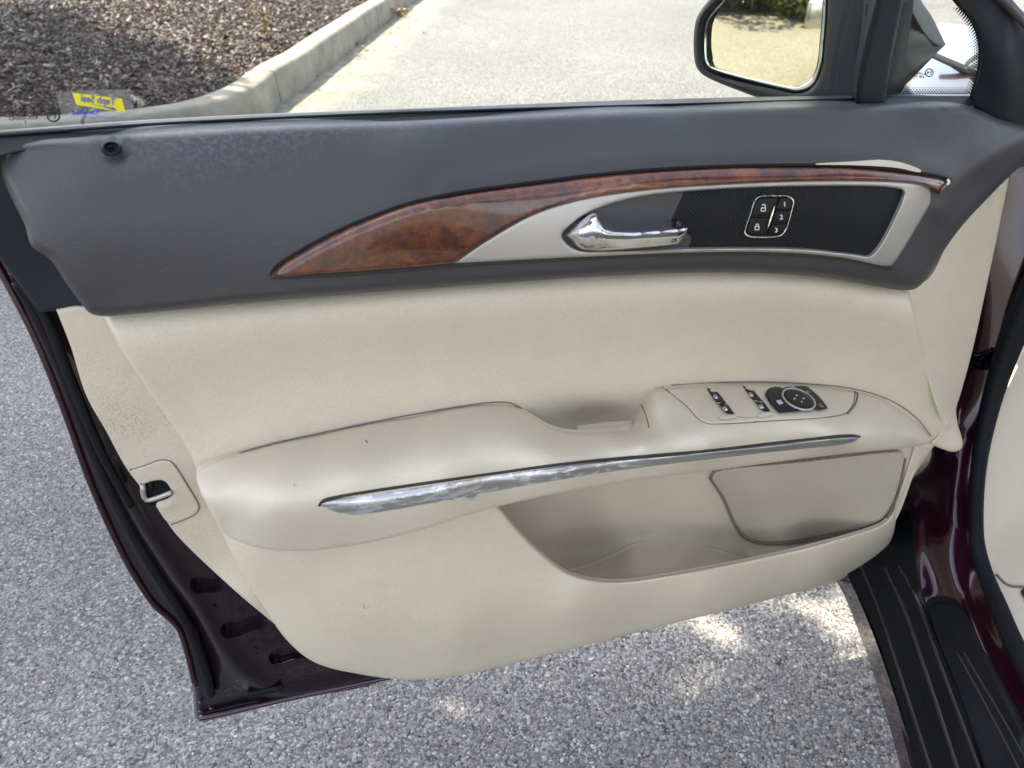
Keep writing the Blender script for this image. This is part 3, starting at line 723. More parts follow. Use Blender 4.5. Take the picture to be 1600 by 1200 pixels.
# --- charcoal upper pad
pad_out = [(4, 248), (16, 229), (60, 219), (130, 214), (400, 198), (640, 188), (850, 177.5), (1050, 169.5), (1340, 163), (1505, 163), (1535, 174), (1565, 187), (1600, 194), (1690, 222, 'c'), (1690, 236, 'c'), (1630, 244), (1590, 264), (1550, 303), (1500, 357), (1460, 414), (1443, 441), (1428, 452), (1400, 452), (1300, 435), (1200, 427), (1080, 426), (900, 434), (700, 448), (400, 472), (205, 491), (160, 494), (140, 489), (124, 470), (102, 440), (78, 405), (50, 385), (38, 350), (18, 310), (4, 275)]
pad_w = tps([(10, 240, .016), (130, 214, .020), (640, 188, .020), (1050, 170, .020), (1400, 163, .020), (1600, 195, .015), (130, 240, .034), (640, 215, .038), (1050, 198, .038), (1400, 190, .036),
             (60, 320, .050), (300, 310, .060), (640, 280, .062), (1000, 245, .058), (1300, 235, .058), (1450, 240, .052), (1560, 250, .035), (1600, 240, .02),
             (130, 440, .062), (300, 430, .068), (640, 400, .070), (1000, 400, .068), (1250, 400, .068), (1400, 420, .064), (1480, 330, .052), (1530, 300, .036), (1450, 400, .05), (1600, 258, .012),
             (160, 490, .060), (700, 445, .066), (1080, 424, .066), (1400, 450, .058), (1680, 230, -.005)], .002)
def pad_full(x, y):
    x = np.asarray(x, float); y = np.asarray(y, float); w = pad_w(x, y)
    p = np.stack([x.ravel(), y.ravel()], 1)
    # crease where the pad turns towards the hinge
    cr = spline([(1600, 214), (1555, 238), (1515, 268), (1490, 295), (1470, 330)], False, 6)
    d = dist_line(cr, p, False).reshape(x.shape)
    # soft lip above the veneer and the dimple round the lock-knob grommet
    lip = spline([(700, 292), (900, 258), (1080, 246), (1250, 243), (1340, 246), (1420, 256), (1475, 274)], False, 6)
    e = dist_line(lip, p, False).reshape(x.shape)
    g = np.hypot((x-174)/1.25, y-231)
    return w + .004*np.exp(-(d/14)**2) + .0035*np.exp(-(e/20)**2) - .003*np.exp(-((g-17)/7)**2)
pad = sheet('upper_pad', DOOR, pad_out, pad_full, M['charcoal'], door, r=13, R=.016, skirt=.035, grid=7)
# lock-knob grommet
gr = sheet('lock_grommet', DOOR, [(174+17.5*math.cos(a), 231.5+12.5*math.sin(a)) for a in np.linspace(0, 6.283, 25)[:-1]], lambda x, y: pad_full(x, y)+.004+.003*np.exp(-((np.hypot((x-174)/1.35, y-231)-10)/2.2)**2)-.003*np.clip((9-np.hypot((x-174)/1.35, y-230))/3, 0, 1), M['charcoal_hard'], door, r=4, R=.005, skirt=.01, grid=2)
tube('lock_knob', DOOR, [(173.4, 230.5), (173.6, 231.5)], lambda x, y: pad_full(x, y)+.004, .0022, M['black'], gr)

# --- walnut veneer
wood_top = [(424, 430), (430, 419), (470, 392), (520, 365), (570, 343), (640, 318), (720, 301), (800, 290), (900, 277), (1000, 267), (1100, 261), (1250, 258), (1340, 260), (1420, 268), (1470, 276), (1484, 281)]
wood_out = [(421, 427), (426, 431)] + [(500, 428), (600, 421), (708, 412, 'c'), (760, 377), (830, 337), (900, 314), (1000, 298), (1150, 287), (1300, 282), (1400, 284), (1445, 290), (1470, 302, 'c'), (1486, 284, 'c'), (1470, 275), (1420, 267), (1340, 260), (1250, 258), (1100, 261), (1000, 267), (900, 277), (800, 290), (720, 301), (640, 318), (570, 343), (520, 365), (470, 392), (432, 418)]
def wood_w(x, y): return pad_w(x, y)+.006
WT = spline(wood_top, False, 6)
def wood_bulge(x, y):
    p = np.stack([np.ravel(x), np.ravel(y)], 1); d = dist_line(WT, p, False).reshape(np.shape(x))
    return pad_w(x, y) + .008 - .008*np.clip(1-d/16, 0, 1)**2
sheet('wood_trim', DOOR, wood_out, wood_bulge, M['wood'], door, r=4, R=.004, skirt=.014, grid=6)
sheet('wood_end_cap', DOOR, [(1467, 304, 'c'), (1471, 293), (1487, 280, 'c'), (1483, 292)], lambda x, y: pad_w(x, y)+.010, M['wood'], door, r=3, R=.004, skirt=.016, grid=3)
tube('wood_chip_scar', DOOR, [(1481, 281), (1483, 284), (1480, 289)], lambda x, y: pad_w(x, y)+.0105, .0013, M['white_print'], door)
tube('trim_shadow_gap', DOOR, [(424, 432), (500, 430), (600, 423), (708, 414), (900, 403), (1100, 395), (1230, 396), (1320, 404), (1392, 418)], lambda x, y: pad_w(x, y)+.0015, .0022, M['groove'], door)
tube('trim_shadow_gap', DOOR, wood_top, lambda x, y: pad_full(x, y)+.0004, .0014, M['black_soft'], door)
sheet('gap_filler', DOOR, [(1275, 257), (1330, 253.5), (1385, 251), (1418, 257), (1440, 267), (1438, 269), (1400, 262), (1330, 258)], lambda x, y: pad_full(x, y)+.002, M['beige_plastic'], door, skirt=.004, grid=5)

# --- satin bezel, cup, woven inlay
hole = [(878, 367), (898, 346), (930, 327), (1000, 307), (1100, 297), (1250, 291), (1395, 293.5), (1412, 299), (1410, 312), (1372, 388), (1358, 400), (1338, 398), (1250, 389), (1100, 388), (960, 392), (905, 391), (886, 381)]
bez = [(708, 411.5, 'c'), (760, 376), (830, 336), (900, 313), (1000, 297), (1150, 286), (1300, 281.5), (1400, 283.5), (1445, 289), (1469, 301, 'c'), (1446, 332), (1422, 372), (1403, 402), (1393, 415, 'c'), (1378, 415), (1320, 403), (1230, 395), (1100, 394), (900, 402)]
def bez_w(x, y): return pad_w(x, y) + .0065 - .010*np.clip((np.asarray(x)-1395)/75, 0, 1)**2
sheet('handle_bezel', DOOR, bez, bez_w, M['satin'], door, r=3.2, R=.003, skirt=.02, grid=6, holes=[hole])
cup_w = lambda x, y: pad_w(x, y) - .020
sheet('handle_cup', DOOR, [(868, 367), (898, 338), (930, 320), (1000, 300), (1090, 290), (1085, 300), (1050, 345), (1060, 402), (960, 400), (900, 398), (880, 386)], [(870, 367, .05), (900, 340, .045), (1000, 305, .048), (1090, 292, .056), (960, 350, .025), (1045, 340, .03), (900, 385, .05), (1060, 400, .056), (960, 395, .054)], M['black'], door, skirt=.01, grid=7)
inlay_w = lambda x, y: pad_w(x, y)+.0005
sheet('woven_inlay', DOOR, [(1069, 294, 'c'), (1250, 284), (1400, 287), (1420, 299), (1416, 318), (1376, 396), (1356, 407), (1250, 396), (1066, 396, 'c'), (1078, 372), (1043, 352, 'c')], inlay_w, M['weave'], door, r=4, R=.003, skirt=.02, grid=7)
# chrome pull
handle_out = [(881, 367), (890, 357), (906, 345), (922, 334.5), (931, 333), (939, 340), (947, 349), (960, 355), (990, 357.5), (1030, 355), (1073, 352.5, 'c'), (1075, 356), (1068, 370), (1060, 381, 'c'), (1030, 385), (985, 389), (945, 391.5), (915, 391), (900, 386), (888, 376)]
def h_w(x, y):
    x = np.asarray(x, float); y = np.asarray(y, float)
    yt = np.interp(x, [881, 890, 906, 922, 931, 939, 947, 960, 990, 1030, 1075], [367, 357, 345, 334.5, 333, 340, 349, 355, 357.5, 355, 352])
    yb = np.interp(x, [881, 888, 900, 915, 945, 985, 1030, 1060, 1075], [367, 376, 386, 391, 391.5, 389, 385, 381.5, 372])
    v = np.clip((y-yt)/np.maximum(yb-yt, 4), 0, 1); ridge = np.interp(x, [881, 930, 960, 1075], [.5, .52, .34, .30])
    base = np.interp(x, [881, 905, 930, 960, 1000, 1075], [.066, .074, .079, .080, .082, .086])
    up = np.clip(v/ridge, 0, 1); dn = np.clip((v-ridge)/(1-ridge), 0, 1)
    amp = np.interp(x, [881, 905, 940, 975, 1075], [.004, .011, .016, .013, .011])
    return base + amp*(np.where(v < ridge, np.sin(up*math.pi/2)**.9, 1-.95*dn**1.5))
sheet('door_handle', DOOR, handle_out, h_w, M['chrome'], door, r=2.0, R=.003, skirt=.02, grid=2.5, sharp=60)
# lock and seat-memory button cluster
ring_out = [(1185, 307), (1211, 304.8), (1235, 306.8), (1241.2, 314), (1239, 327), (1229, 360), (1223, 367.8), (1214, 371), (1190, 372.2), (1169, 370.5), (1162.6, 366), (1163, 360), (1171.5, 335), (1179, 313)]
cx_, cy_ = 1202., 338.
ring_in = [(cx_+(x-cx_)*.925, cy_+(y-cy_)*.925) for x, y in ring_out]
cl = sheet('lock_switch', DOOR, [(cx_+(x-cx_)*.96, cy_+(y-cy_)*.96) for x, y in ring_out], lambda x, y: inlay_w(x, y)+.001, M['groove'], door, skirt=.006, grid=8)
sheet('chrome_ring', DOOR, ring_out, lambda x, y: inlay_w(x, y)+.004, M['chrome_satin'], cl, r=1.3, R=.0012, skirt=.006, grid=2, holes=[ring_in])
bw = lambda x, y: inlay_w(x, y)+.0035
B_UN = [(1188, 310), (1200, 309), (1215.5, 309.2), (1214.5, 314), (1208, 321, 'c'), (1203.5, 337.8, 'c'), (1174, 337.3, 'c'), (1181, 317)]
B_LK = [(1173, 339.8, 'c'), (1202.8, 340.3, 'c'), (1197.5, 358), (1199, 362), (1197.3, 368, 'c'), (1172, 366.8), (1167, 363.5), (1167.5, 358)]
B1 = [(1218, 309.3, 'c'), (1233.5, 310), (1237.8, 315), (1235.6, 327.3, 'c'), (1212, 327.5, 'c'), (1213.5, 321.5), (1217, 316)]
B2 = [(1211.2, 329.6, 'c'), (1235.3, 329.4, 'c'), (1230.2, 348.6, 'c'), (1206, 348.8, 'c')]
B3 = [(1205, 350.8, 'c'), (1229.3, 350.6, 'c'), (1225.5, 360), (1218, 366.2), (1199.8, 368, 'c'), (1201.2, 361)]
keys = []
for pts in (B_UN, B_LK, B1, B2, B3): keys.append(sheet('button', DOOR, pts, bw, M['button'], cl, r=1.2, R=.0012, skirt=.005, grid=4, step=2))
sheet('chrome_blade', DOOR, [(1211.3, 321), (1210.2, 327), (1205.5, 344), (1200.3, 357), (1199, 357.5), (1200.5, 349), (1206.5, 330), (1209.5, 322.5)], lambda x, y: inlay_w(x, y)+.0048, M['chrome'], cl, r=.8, R=.001, skirt=.004, grid=2, step=2)
pw = lambda x, y: inlay_w(x, y)+.0041
for s, x, y in (('1', 1226, 319.5), ('2', 1221, 339.5), ('3', 1213, 360)): text('lettering', DOOR, s, x, y, pw, 7.4, M['white_print'], cl, False, 0, .014)
def padlock(x, y, opened):
    r_ = .00042
    tube('lock_symbol', DOOR, [(x-3.4, y+.4, 'c'), (x+3.0, y+.4, 'c'), (x+2.6, y+5.3, 'c'), (x-3.6, y+5.3, 'c')], pw, r_, M['white_print'], cl, True, 6, 2)
    if opened: tube('lock_symbol', DOOR, [(x-2, y-3.2), (x-.6, y-4.8), (x+1.6, y-4.6), (x+2.8, y-3), (x+2.9, y+.4)], pw, r_, M['white_print'], cl, False, 6, 2)
    else: tube('lock_symbol', DOOR, [(x-2.3, y+.4), (x-1.6, y-2.4), (x+.2, y-3.8), (x+1.8, y-2.4), (x+2.1, y+.4)], pw, r_, M['white_print'], cl, False, 6, 2)
padlock(1193, 324.5, True); padlock(1183.2, 353.6, False)

# --- cream insert under the pad
ins_out = [(156, 482, 'c'), (400, 460), (700, 436), (900, 422), (1080, 414), (1200, 414), (1300, 422), (1418, 446, 'c'), (1428, 480), (1442, 545), (1466, 615), (1487, 668, 'c'), (1440, 700), (1000, 700), (700, 705), (420, 755), (325, 790, 'c'), (298, 712), (232, 610), (186, 540)]
_pc = np.polyfit([0, .06, .14, .26, .42, .6, .8, 1.0, 1.25], [.036, .043, .048, .045, .035, .025, .018, .018, .020], 5)
_ridge_r = spline([(1418, 446), (1428, 480), (1442, 545), (1466, 615), (1487, 668)], False, 8)
def ins_w(x, y):
    x = np.asarray(x, float); y = np.asarray(y, float)
    yt = np.interp(x, [100, 205, 400, 700, 900, 1080, 1200, 1300, 1400, 1500], [492, 488, 470, 446, 432, 424, 425, 433, 449, 470])
    yb = np.interp(x, [100, 250, 310, 400, 500, 650, 790, 900, 1040, 1150, 1250, 1340, 1400, 1440, 1500], [790, 760, 735, 702, 680, 651, 637, 645, 622, 606, 606, 616, 634, 662, 690])
    v = np.clip((y-yt)/(yb-yt), -.1, 1.3); p = np.stack([x.ravel(), y.ravel()], 1)
    dr = dist_line(_ridge_r, p, False).reshape(x.shape)
    return np.polyval(_pc, v) + .016*np.exp(-(dr/75)**2)*np.clip(v, 0, 1) - .024*np.exp(-((x-930)/62)**2-((y-655)/22)**2)
sheet('insert_panel', DOOR, ins_out, ins_w, M['beige'], door, r=9, R=.009, skirt=.04, grid=7)
# --- rear edge strip and latch cover
strip_out = [(88, 484, 'c'), (120, 478), (170, 484, 'c'), (205, 545), (250, 612), (330, 735), (352, 800), (412, 930), (452, 1000), (500, 1038), (625, 1062, 'c'), (560, 1047), (478, 1010), (400, 951), (332, 891), (273, 832), (246, 792), (200, 735), (165, 672), (135, 618), (110, 540)]
strip_w = tps([(90, 486, -.004), (165, 486, .012), (110, 540, -.006), (165, 672, -.006), (246, 790, -.006), (332, 890, -.006), (480, 1010, -.002), (230, 612, .010), (310, 735, .008), (400, 935, .010), (470, 1022, .010), (620, 1060, .012)])
sheet('edge_strip', DOOR, strip_out, strip_w, M['beige_strip'], door, r=4, R=.004, skirt=.028, grid=7)
lw = lambda x, y: strip_w(x, y)
latch_cov = [(203, 734.5, 'c'), (226, 728), (244, 721), (254, 719), (266, 721), (274, 729), (292, 757), (309, 786), (311, 793), (307, 801), (296, 808), (267, 819.5, 'c'), (258, 812), (244, 791, 'c'), (245, 785), (262, 778), (270.5, 772), (269, 768), (262, 757), (257, 752), (246, 750.5), (222, 757.5, 'c')]
lc = sheet('latch_cover', DOOR, latch_cov, lambda x, y: lw(x, y)+.0022+.004*np.exp(-(((x-258)/14.)**2+((y-791)/7.)**2)), M['beige_strip'], door, r=2.5, R=.0022, skirt=.008, grid=4)
tube('latch_cover_joint', DOOR, latch_cov[:12], lambda x, y: lw(x, y)+.0004, .0010, M['beige_groove'], door)
la = sheet('door_latch', DOOR, [(219, 756, 'c'), (250, 747), (262, 754), (274, 773), (246, 789), (228, 786)], lambda x, y: lw(x, y)+.0012, M['black_gloss'], door, skirt=.01, grid=5)
tube('latch_striker_slot', DOOR, [(223, 758), (225, 776), (229, 781), (250, 776), (268, 769)], lambda x, y: lw(x, y)+.004, .0026, M['satin'], la)
tube('latch_bumper', DOOR, [(236, 754), (235, 767)], lambda x, y: lw(x, y)+.003, .0020, M['black_soft'], la)

# --- hinge-side return
ret_out = [(1416, 446, 'c'), (1448, 436), (1490, 360), (1540, 305), (1577, 276, 'c'), (1562, 350), (1541, 450), (1520, 545), (1502, 612), (1494, 640), (1497, 664), (1504, 690), (1501, 702), (1489, 706), (1452, 694, 'c'), (1470, 672), (1456, 615), (1432, 545), (1419, 480)]
ret_w = tps([(1418, 448, .034), (1450, 430, .030), (1577, 278, -.025), (1541, 450, -.022), (1502, 612, -.012), (1494, 640, .0), (1490, 700, .034), (1455, 695, .034), (1470, 640, .036), (1440, 560, .034), (1424, 480, .034), (1490, 500, .008), (1500, 400, .004), (1503, 690, .028)])
sheet('hinge_side_return', DOOR, ret_out, ret_w, M['beige'], door, r=4, R=.004, skirt=.03, grid=7)

# --- door pocket: liner, speaker cover, front
liner_out = [(740, 770, 'c'), (950, 735), (1100, 716), (1300, 690), (1450, 680, 'c'), (1428, 740), (1398, 815), (1376, 834), (1250, 870), (1100, 902), (970, 922), (900, 915), (840, 880), (785, 815)]
liner_w = tps([(750, 770, -.02), (950, 740, -.006), (1100, 722, .008), (1300, 695, .020), (1440, 685, .030), (800, 815, -.036), (860, 830, -.046), (950, 810, -.036), (1050, 800, -.024), (1080, 815, -.026), (880, 872, -.048), (930, 872, -.042), (965, 858, -.038), (1000, 845, -.036), (1060, 840, -.032), (1120, 853, -.020), (1170, 865, -.006), (1260, 858, .012), (1380, 822, .028),
               (930, 893, -.012), (985, 872, -.008), (985, 890, .012), (1060, 866, -.004), (1060, 880, .014), (1130, 880, .014), (900, 912, .016), (970, 925, .034), (1100, 905, .036), (1250, 872, .036), (1376, 834, .034), (1180, 780, .018), (1300, 765, .022), (1400, 760, .030)])
sheet('pocket_liner', DOOR, liner_out, liner_w, M['beige_plastic'], door, skirt=.01, grid=7)
tube('bottle_rest_edge', DOOR, [(884, 893), (925, 882), (962, 866), (990, 853), (1025, 847), (1070, 849), (1110, 859), (1150, 869), (1200, 869)], lambda x, y: liner_w(x, y)-.0022, .0040, M['beige_plastic'], door, sides=10)
gr_out = [(1112, 747), (1116, 738), (1128, 733.5), (1250, 721), (1395, 705), (1409, 706), (1412, 717), (1397, 780), (1382, 806), (1366, 820), (1300, 835), (1225, 847), (1190, 847), (1165, 838), (1150, 818), (1130, 775)]
gw = lambda x, y: liner_w(x, y)+.005
sheet('speaker_grille', DOOR, gr_out, lambda x, y: gw(x, y)+.002, M['grille'], door, r=4, R=.004, skirt=.01, grid=7)
tube('grille_joint', DOOR, [(cx_2, cy_2) for cx_2, cy_2 in [(1109, 748), (1114, 736), (1127, 730.5), (1250, 718), (1396, 702)] ], gw, .0008, M['beige_groove'], door)
tube('grille_joint', DOOR, [(1109, 748), (1128, 777), (1148, 821), (1163, 841), (1189, 850), (1225, 850), (1300, 838), (1368, 823), (1386, 808), (1401, 780), (1415, 717)], lambda x, y: gw(x, y)-.0005, .0013, M['beige_groove'], door)
front_out = [(325, 790, 'c'), (345, 830), (372, 885), (410, 945), (448, 1000), (490, 1034), (560, 1053), (640, 1062), (720, 1055), (800, 1037), (1000, 987), (1200, 937), (1320, 903), (1366, 873), (1391, 846), (1399, 818), (1399, 801, 'c'), (1430, 740), (1463, 692, 'c'), (1428, 690, 'c'), (1424, 706), (1407, 760), (1393, 803), (1383, 815), (1366, 824), (1250, 857), (1100, 888), (970, 908), (925, 905), (882, 891), (842, 860), (810, 828), (778, 788, 'c'), (760, 770, 'c'), (560, 830), (470, 840), (400, 835)]
front_w = tps([(330, 795, .020), (400, 850, .040), (560, 848, .048), (778, 790, .050), (810, 828, .052), (882, 892, .056), (970, 909, .062), (1100, 889, .064), (1250, 858, .060), (1366, 825, .050), (900, 950, .066), (1100, 925, .068), (1280, 880, .056), (700, 930, .060), (550, 940, .048),
               (640, 1062, .014), (800, 1037, .018), (1000, 987, .022), (1200, 937, .022), (1320, 903, .020), (1391, 846, .024), (345, 830, .020), (410, 945, .018), (490, 1034, .018), (720, 985, .056), (900, 1000, .040), (1050, 965, .044), (1425, 705, .036), (1455, 695, .034), (1405, 790, .036)], .001)
_lip = spline([(778, 788), (810, 828), (842, 860), (882, 891), (925, 905), (970, 908), (1100, 888), (1250, 857), (1366, 824), (1393, 803), (1424, 706), (1430, 690)], False, 10)
def front_skirt(x, y): return np.where(dist_line(_lip, np.stack([x, y], 1), False) < 6, .0035, .03)
sheet('pocket_front', DOOR, front_out, front_w, M['beige'], door, r=7, R=.008, skirt=front_skirt, grid=8)

# --- armrest
arm_out = [(307, 741), (318, 729), (400, 702), (500, 679), (650, 649), (770, 631), (798, 632), (825, 646), (855, 665), (880, 674), (905, 677), (950, 676), (986, 672, 'c'), (990, 655), (996, 634), (1006, 617), (1022, 608), (1050, 604), (1150, 599), (1250, 601), (1340, 611), (1395, 630), (1432, 656), (1452, 680), (1456, 692, 'c'), (1420, 699), (1300, 711), (1100, 737), (950, 757), (780, 791), (650, 830), (560, 851), (470, 861), (400, 855), (352, 834), (330, 800), (313, 768)]
arm_w = tps([(308, 740, .034), (400, 703, .024), (500, 680, .022), (650, 651, .020), (780, 633, .020), (830, 650, .036), (870, 672, .056), (905, 678, .062), (960, 677, .062), (988, 670, .050), (990, 655, .022), (998, 632, .008), (1016, 640, .046), (1020, 662, .064), (1028, 618, .036), (1044, 606, .022), (1150, 600, .020), (1250, 602, .020), (1340, 612, .020), (1400, 634, .022), (1440, 665, .026), (1455, 690, .034),
             (420, 735, .070), (550, 708, .070), (680, 684, .070), (800, 668, .068), (1060, 650, .068), (1200, 640, .068), (1320, 642, .062), (1400, 655, .046),
             (320, 775, .066), (420, 765, .096), (550, 741, .100), (700, 717, .102), (850, 702, .102), (1000, 691, .102), (1150, 680, .102), (1280, 668, .098), (1370, 668, .082), (1430, 680, .054),
             (420, 800, .104), (500, 790, .110), (700, 758, .112), (900, 729, .112), (1100, 708, .112), (1300, 690, .104), (1380, 688, .084),
             (352, 833, .054), (400, 854, .066), (470, 860, .078), (560, 850, .084), (780, 790, .086), (950, 756, .084), (1100, 736, .080), (1300, 711, .068), (1420, 699, .046)], .0008)
arm = sheet('armrest', DOOR, arm_out, arm_w, M['beige_soft'], door, r=5, R=.005, skirt=.006, grid=5)
sheet('armrest_pad_joint', DOOR, [(905, 676), (990, 665, 'c'), (986, 674, 'c'), (940, 679), (908, 679)], [(905, 676, .040), (990, 666, .040), (950, 678, .052)], M['beige_plastic'], door, skirt=.01, grid=5)
tube('grip_joint', DOOR, [(999, 628), (1006, 640), (1011, 655), (1014, 668)], lambda x, y: arm_w(x, y)+.0002, .0006, M['beige_groove'], arm)
tube('cup_shade_line', DOOR, [(902, 675.5), (950, 671), (989, 664)], .030, .0016, M['groove'], door)  # dark line laid in for the shade behind the pull cup
tube('armrest_joint', DOOR, [(318, 727), (400, 700), (500, 677), (650, 647), (770, 629), (798, 630), (828, 646)], lambda x, y: ins_w(x, y)+.0012, .0006, M['beige_groove'], door)
tube('armrest_joint', DOOR, [(1050, 602), (1150, 597), (1250, 599), (1340, 609), (1396, 628), (1434, 655), (1455, 682)], lambda x, y: ins_w(x, y)+.0012, .0006, M['beige_groove'], door)
# worn silver strip
strip = [(501, 789), (506, 784.5), (520, 780), (700, 752), (900, 725), (1100, 706.5), (1330, 682.5), (1341, 683), (1340, 687), (1322, 694), (1250, 702), (1150, 713), (950, 738), (760, 771), (610, 799), (556, 806), (538, 804.5), (518, 798)]
def strip_h(x, y):
    mid = np.interp(x, [500, 560, 760, 950, 1150, 1340], [789, 790, 758, 729, 707, 685])
    return arm_w(x, y)+.0045-.0035*np.clip((np.asarray(y)-mid)/14, 0, 1.2)-.004*np.clip((mid-np.asarray(y))/12, 0, 1.2)**1.3
sl = sheet('grab_strip', DOOR, strip, strip_h, M['worn'], door, r=3.2, R=.0035, skirt=.01, grid=4)
tube('grab_strip_joint', DOOR, [(499, 790), (505, 782.5), (520, 778), (700, 750), (900, 723), (1100, 704.5), (1330, 680.5), (1343, 682.5)], lambda x, y: arm_w(x, y)+.0004, .0014, M['groove'], door)
for q in ([(728, 776), (733, 780), (738, 782), (742, 778), (746, 771)], [(704, 780), (706, 783), (709, 779)], [(680, 784), (682, 787), (684, 783)]):
    sheet('peeled_film', DOOR, q, lambda x, y: arm_w(x, y)+.003, M['worn'], sl, skirt=.001, grid=2, step=2)

# --- switch plate on the armrest
plate = [(1040, 608, 'c'), (1150, 602.5), (1250, 604), (1336, 613, 'c'), (1332, 632), (1322, 645), (1306, 650), (1210, 657), (1125, 662), (1104, 661), (1090, 653), (1074, 635)]
plate_w = lambda x, y: arm_w(x, y)+.0022
pl = sheet('switch_plate', DOOR, plate, plate_w, M['beige_plastic'], door, r=2.5, R=.0022, skirt=.008, grid=6)
tube('switch_plate_joint', DOOR, plate[3:] + [plate[0]], lambda x, y: arm_w(x, y)+.0004, .0008, M['beige_groove'], door)
tube('switch_plate_joint', DOOR, [(1336, 612), (1340, 614), (1336, 632), (1324, 647)], lambda x, y: arm_w(x, y)+.0006, .0010, M['beige_groove'], door)
# recessed finger scoops behind the window switches
def z6(p): return (1080+p[0]/6.667, 580+p[1]/6.667)       # survey of the switch close-up
scoop = lambda x, y: plate_w(x, y)+.0008
for pts in ([(290, 212), (440, 206), (480, 200), (340, 300)], [(690, 212), (850, 178), (780, 240), (720, 290)]):
    sheet('finger_scoop', DOOR, [z6(p) for p in pts], scoop, M['beige_plastic'], pl, skirt=.003, grid=3, step=2)
sheet('finger_scoop', DOOR, [z6(p) for p in [(360, 300), (460, 215), (560, 180), (680, 330), (780, 440), (480, 465)]], lambda x, y: scoop(x, y)+.0004, M['beige_plastic'], pl, skirt=.003, grid=3, step=2)
for pts in ([(190, 200), (230, 180), (290, 200), (285, 212), (205, 212)], [(560, 175), (600, 160), (650, 185), (640, 200), (570, 185)], [(290, 485), (370, 455), (450, 452), (485, 470), (400, 498), (310, 500)], [(690, 462), (760, 425), (840, 428), (860, 445), (790, 475), (700, 478)]):
    sheet('switch_shoulder', DOOR, [z6(p) for p in pts], lambda x, y: plate_w(x, y)+.003, M['beige_plastic'], pl, r=1.2, R=.002, skirt=.004, grid=2, step=2)
SWITCH = [[(190, 205), (290, 230), (372, 336), (360, 345), (272, 326)], [(290, 342), (390, 356), (452, 440), (372, 436), (330, 390)], [(560, 178), (660, 210), (745, 312), (735, 320), (655, 306)], [(665, 318), (765, 328), (825, 416), (752, 412), (715, 372)]]
SYM = [(255, 268), (355, 394), (622, 246), (730, 370)]
pwn = lambda x, y: plate_w(x, y)+.0056
for pts, (sx_, sy_) in zip(SWITCH, SYM):
    b = sheet('window_switch', DOOR, [(*z6(p), 'c') for p in pts], lambda x, y: plate_w(x, y)+.0050, M['button'], pl, r=1.6, R=.0030, skirt=.006, grid=2, step=2)
    X = lambda dx, dy: z6((sx_+dx, sy_+dy))
    tube('window_symbol', DOOR, [(*X(-24, -16), 'c'), (*X(4, -22), 'c'), (*X(24, 14), 'c'), (*X(-4, 18), 'c')], pwn, .00032, M['white_print'], pl, True, 6, 2)
    flat('window_symbol', DOOR, [X(-10, -2), X(10, -6), X(22, 12), X(0, 16)], pwn, M['white_print'], pl, False)
for pts in ([(272, 330), (330, 326), (372, 346), (300, 340)], [(655, 310), (710, 306), (745, 326), (680, 318)]):
    tube('chrome_lip', DOOR, [z6(pts[0]), z6(((pts[0][0]+pts[2][0])/2, (pts[0][1]+pts[2][1])/2-6)), z6(pts[2])], lambda x, y: plate_w(x, y)+.0035, .0007, M['satin'], pl, False, 6, 2)
# mirror adjuster
kw = lambda x, y: plate_w(x, y)+.0042
sheet('lockout_button', DOOR, [(*z6((795, 262)), 'c'), z6((830, 210)), z6((900, 188)), (*z6((965, 192)), 'c'), z6((945, 250)), z6((975, 310)), z6((1050, 370)), (*z6((1145, 402)), 'c'), (*z6((1138, 414)), 'c'), (*z6((915, 434)), 'c'), z6((850, 360))], kw, M['button'], pl, r=1, R=.0012, skirt=.005, grid=3, step=2)
sheet('mirror_button', DOOR, [(*z6((1098, 182)), 'c'), z6((1180, 178)), (*z6((1240, 185)), 'c'), z6((1330, 260)), z6((1390, 330)), (*z6((1425, 386)), 'c'), (*z6((1322, 404)), 'c'), z6((1280, 384)), z6((1290, 330)), z6((1240, 260)), z6((1160, 215))], kw, M['button'], pl, r=1, R=.0012, skirt=.005, grid=3, step=2)
E_ = [z6((1120+168*math.cos(a)+0*math.sin(a)-.0, 292+98*math.sin(a)+52*math.cos(a))) for a in np.linspace(0, 6.283, 25)[:-1]]
ring = tube('adjuster_ring', DOOR, E_, lambda x, y: plate_w(x, y)+.0044, .0013, M['satin'], pl, True, 8, 2)
ec = np.array(E_).mean(0)
kb = sheet('mirror_adjuster', DOOR, [tuple(ec+(np.array(p)-ec)*.90) for p in E_], lambda x, y: plate_w(x, y)+.0065, M['button'], pl, r=2.2, R=.003, skirt=.006, grid=2, step=2)
aw = lambda x, y: plate_w(x, y)+.0070
for (a, b) in ((1098, 250), (1075, 284), (1172, 280), (1152, 318)):
    flat('arrow_symbol', DOOR, [z6((a-12, b+8)), z6((a+2, b-10)), z6((a+12, b+8))], aw, M['white_print'], pl, False)
tube('lockout_symbol', DOOR, [(*z6((890, 310)), 'c'), (*z6((930, 300)), 'c'), (*z6((955, 330)), 'c'), (*z6((920, 345)), 'c')], lambda x, y: kw(x, y)+.0008, .0005, M['white_print'], pl, True, 6, 2)
flat('lockout_symbol', DOOR, [z6((905, 316)), z6((930, 312)), z6((940, 328)), z6((918, 334))], lambda x, y: kw(x, y)+.0010, M['white_print'], pl, False)
tube('mirror_symbol', DOOR, [(*z6((1200, 205)), 'c'), (*z6((1222, 198)), 'c'), (*z6((1240, 220)), 'c'), (*z6((1216, 218)), 'c')], lambda x, y: kw(x, y)+.0008, .0004, M['grey_print'], pl, True, 6, 2)
tube('mirror_symbol', DOOR, [(*z6((1325, 338)), 'c'), (*z6((1355, 350)), 'c'), (*z6((1378, 372)), 'c'), (*z6((1345, 368)), 'c')], lambda x, y: kw(x, y)+.0008, .0004, M['grey_print'], pl, True, 6, 2)
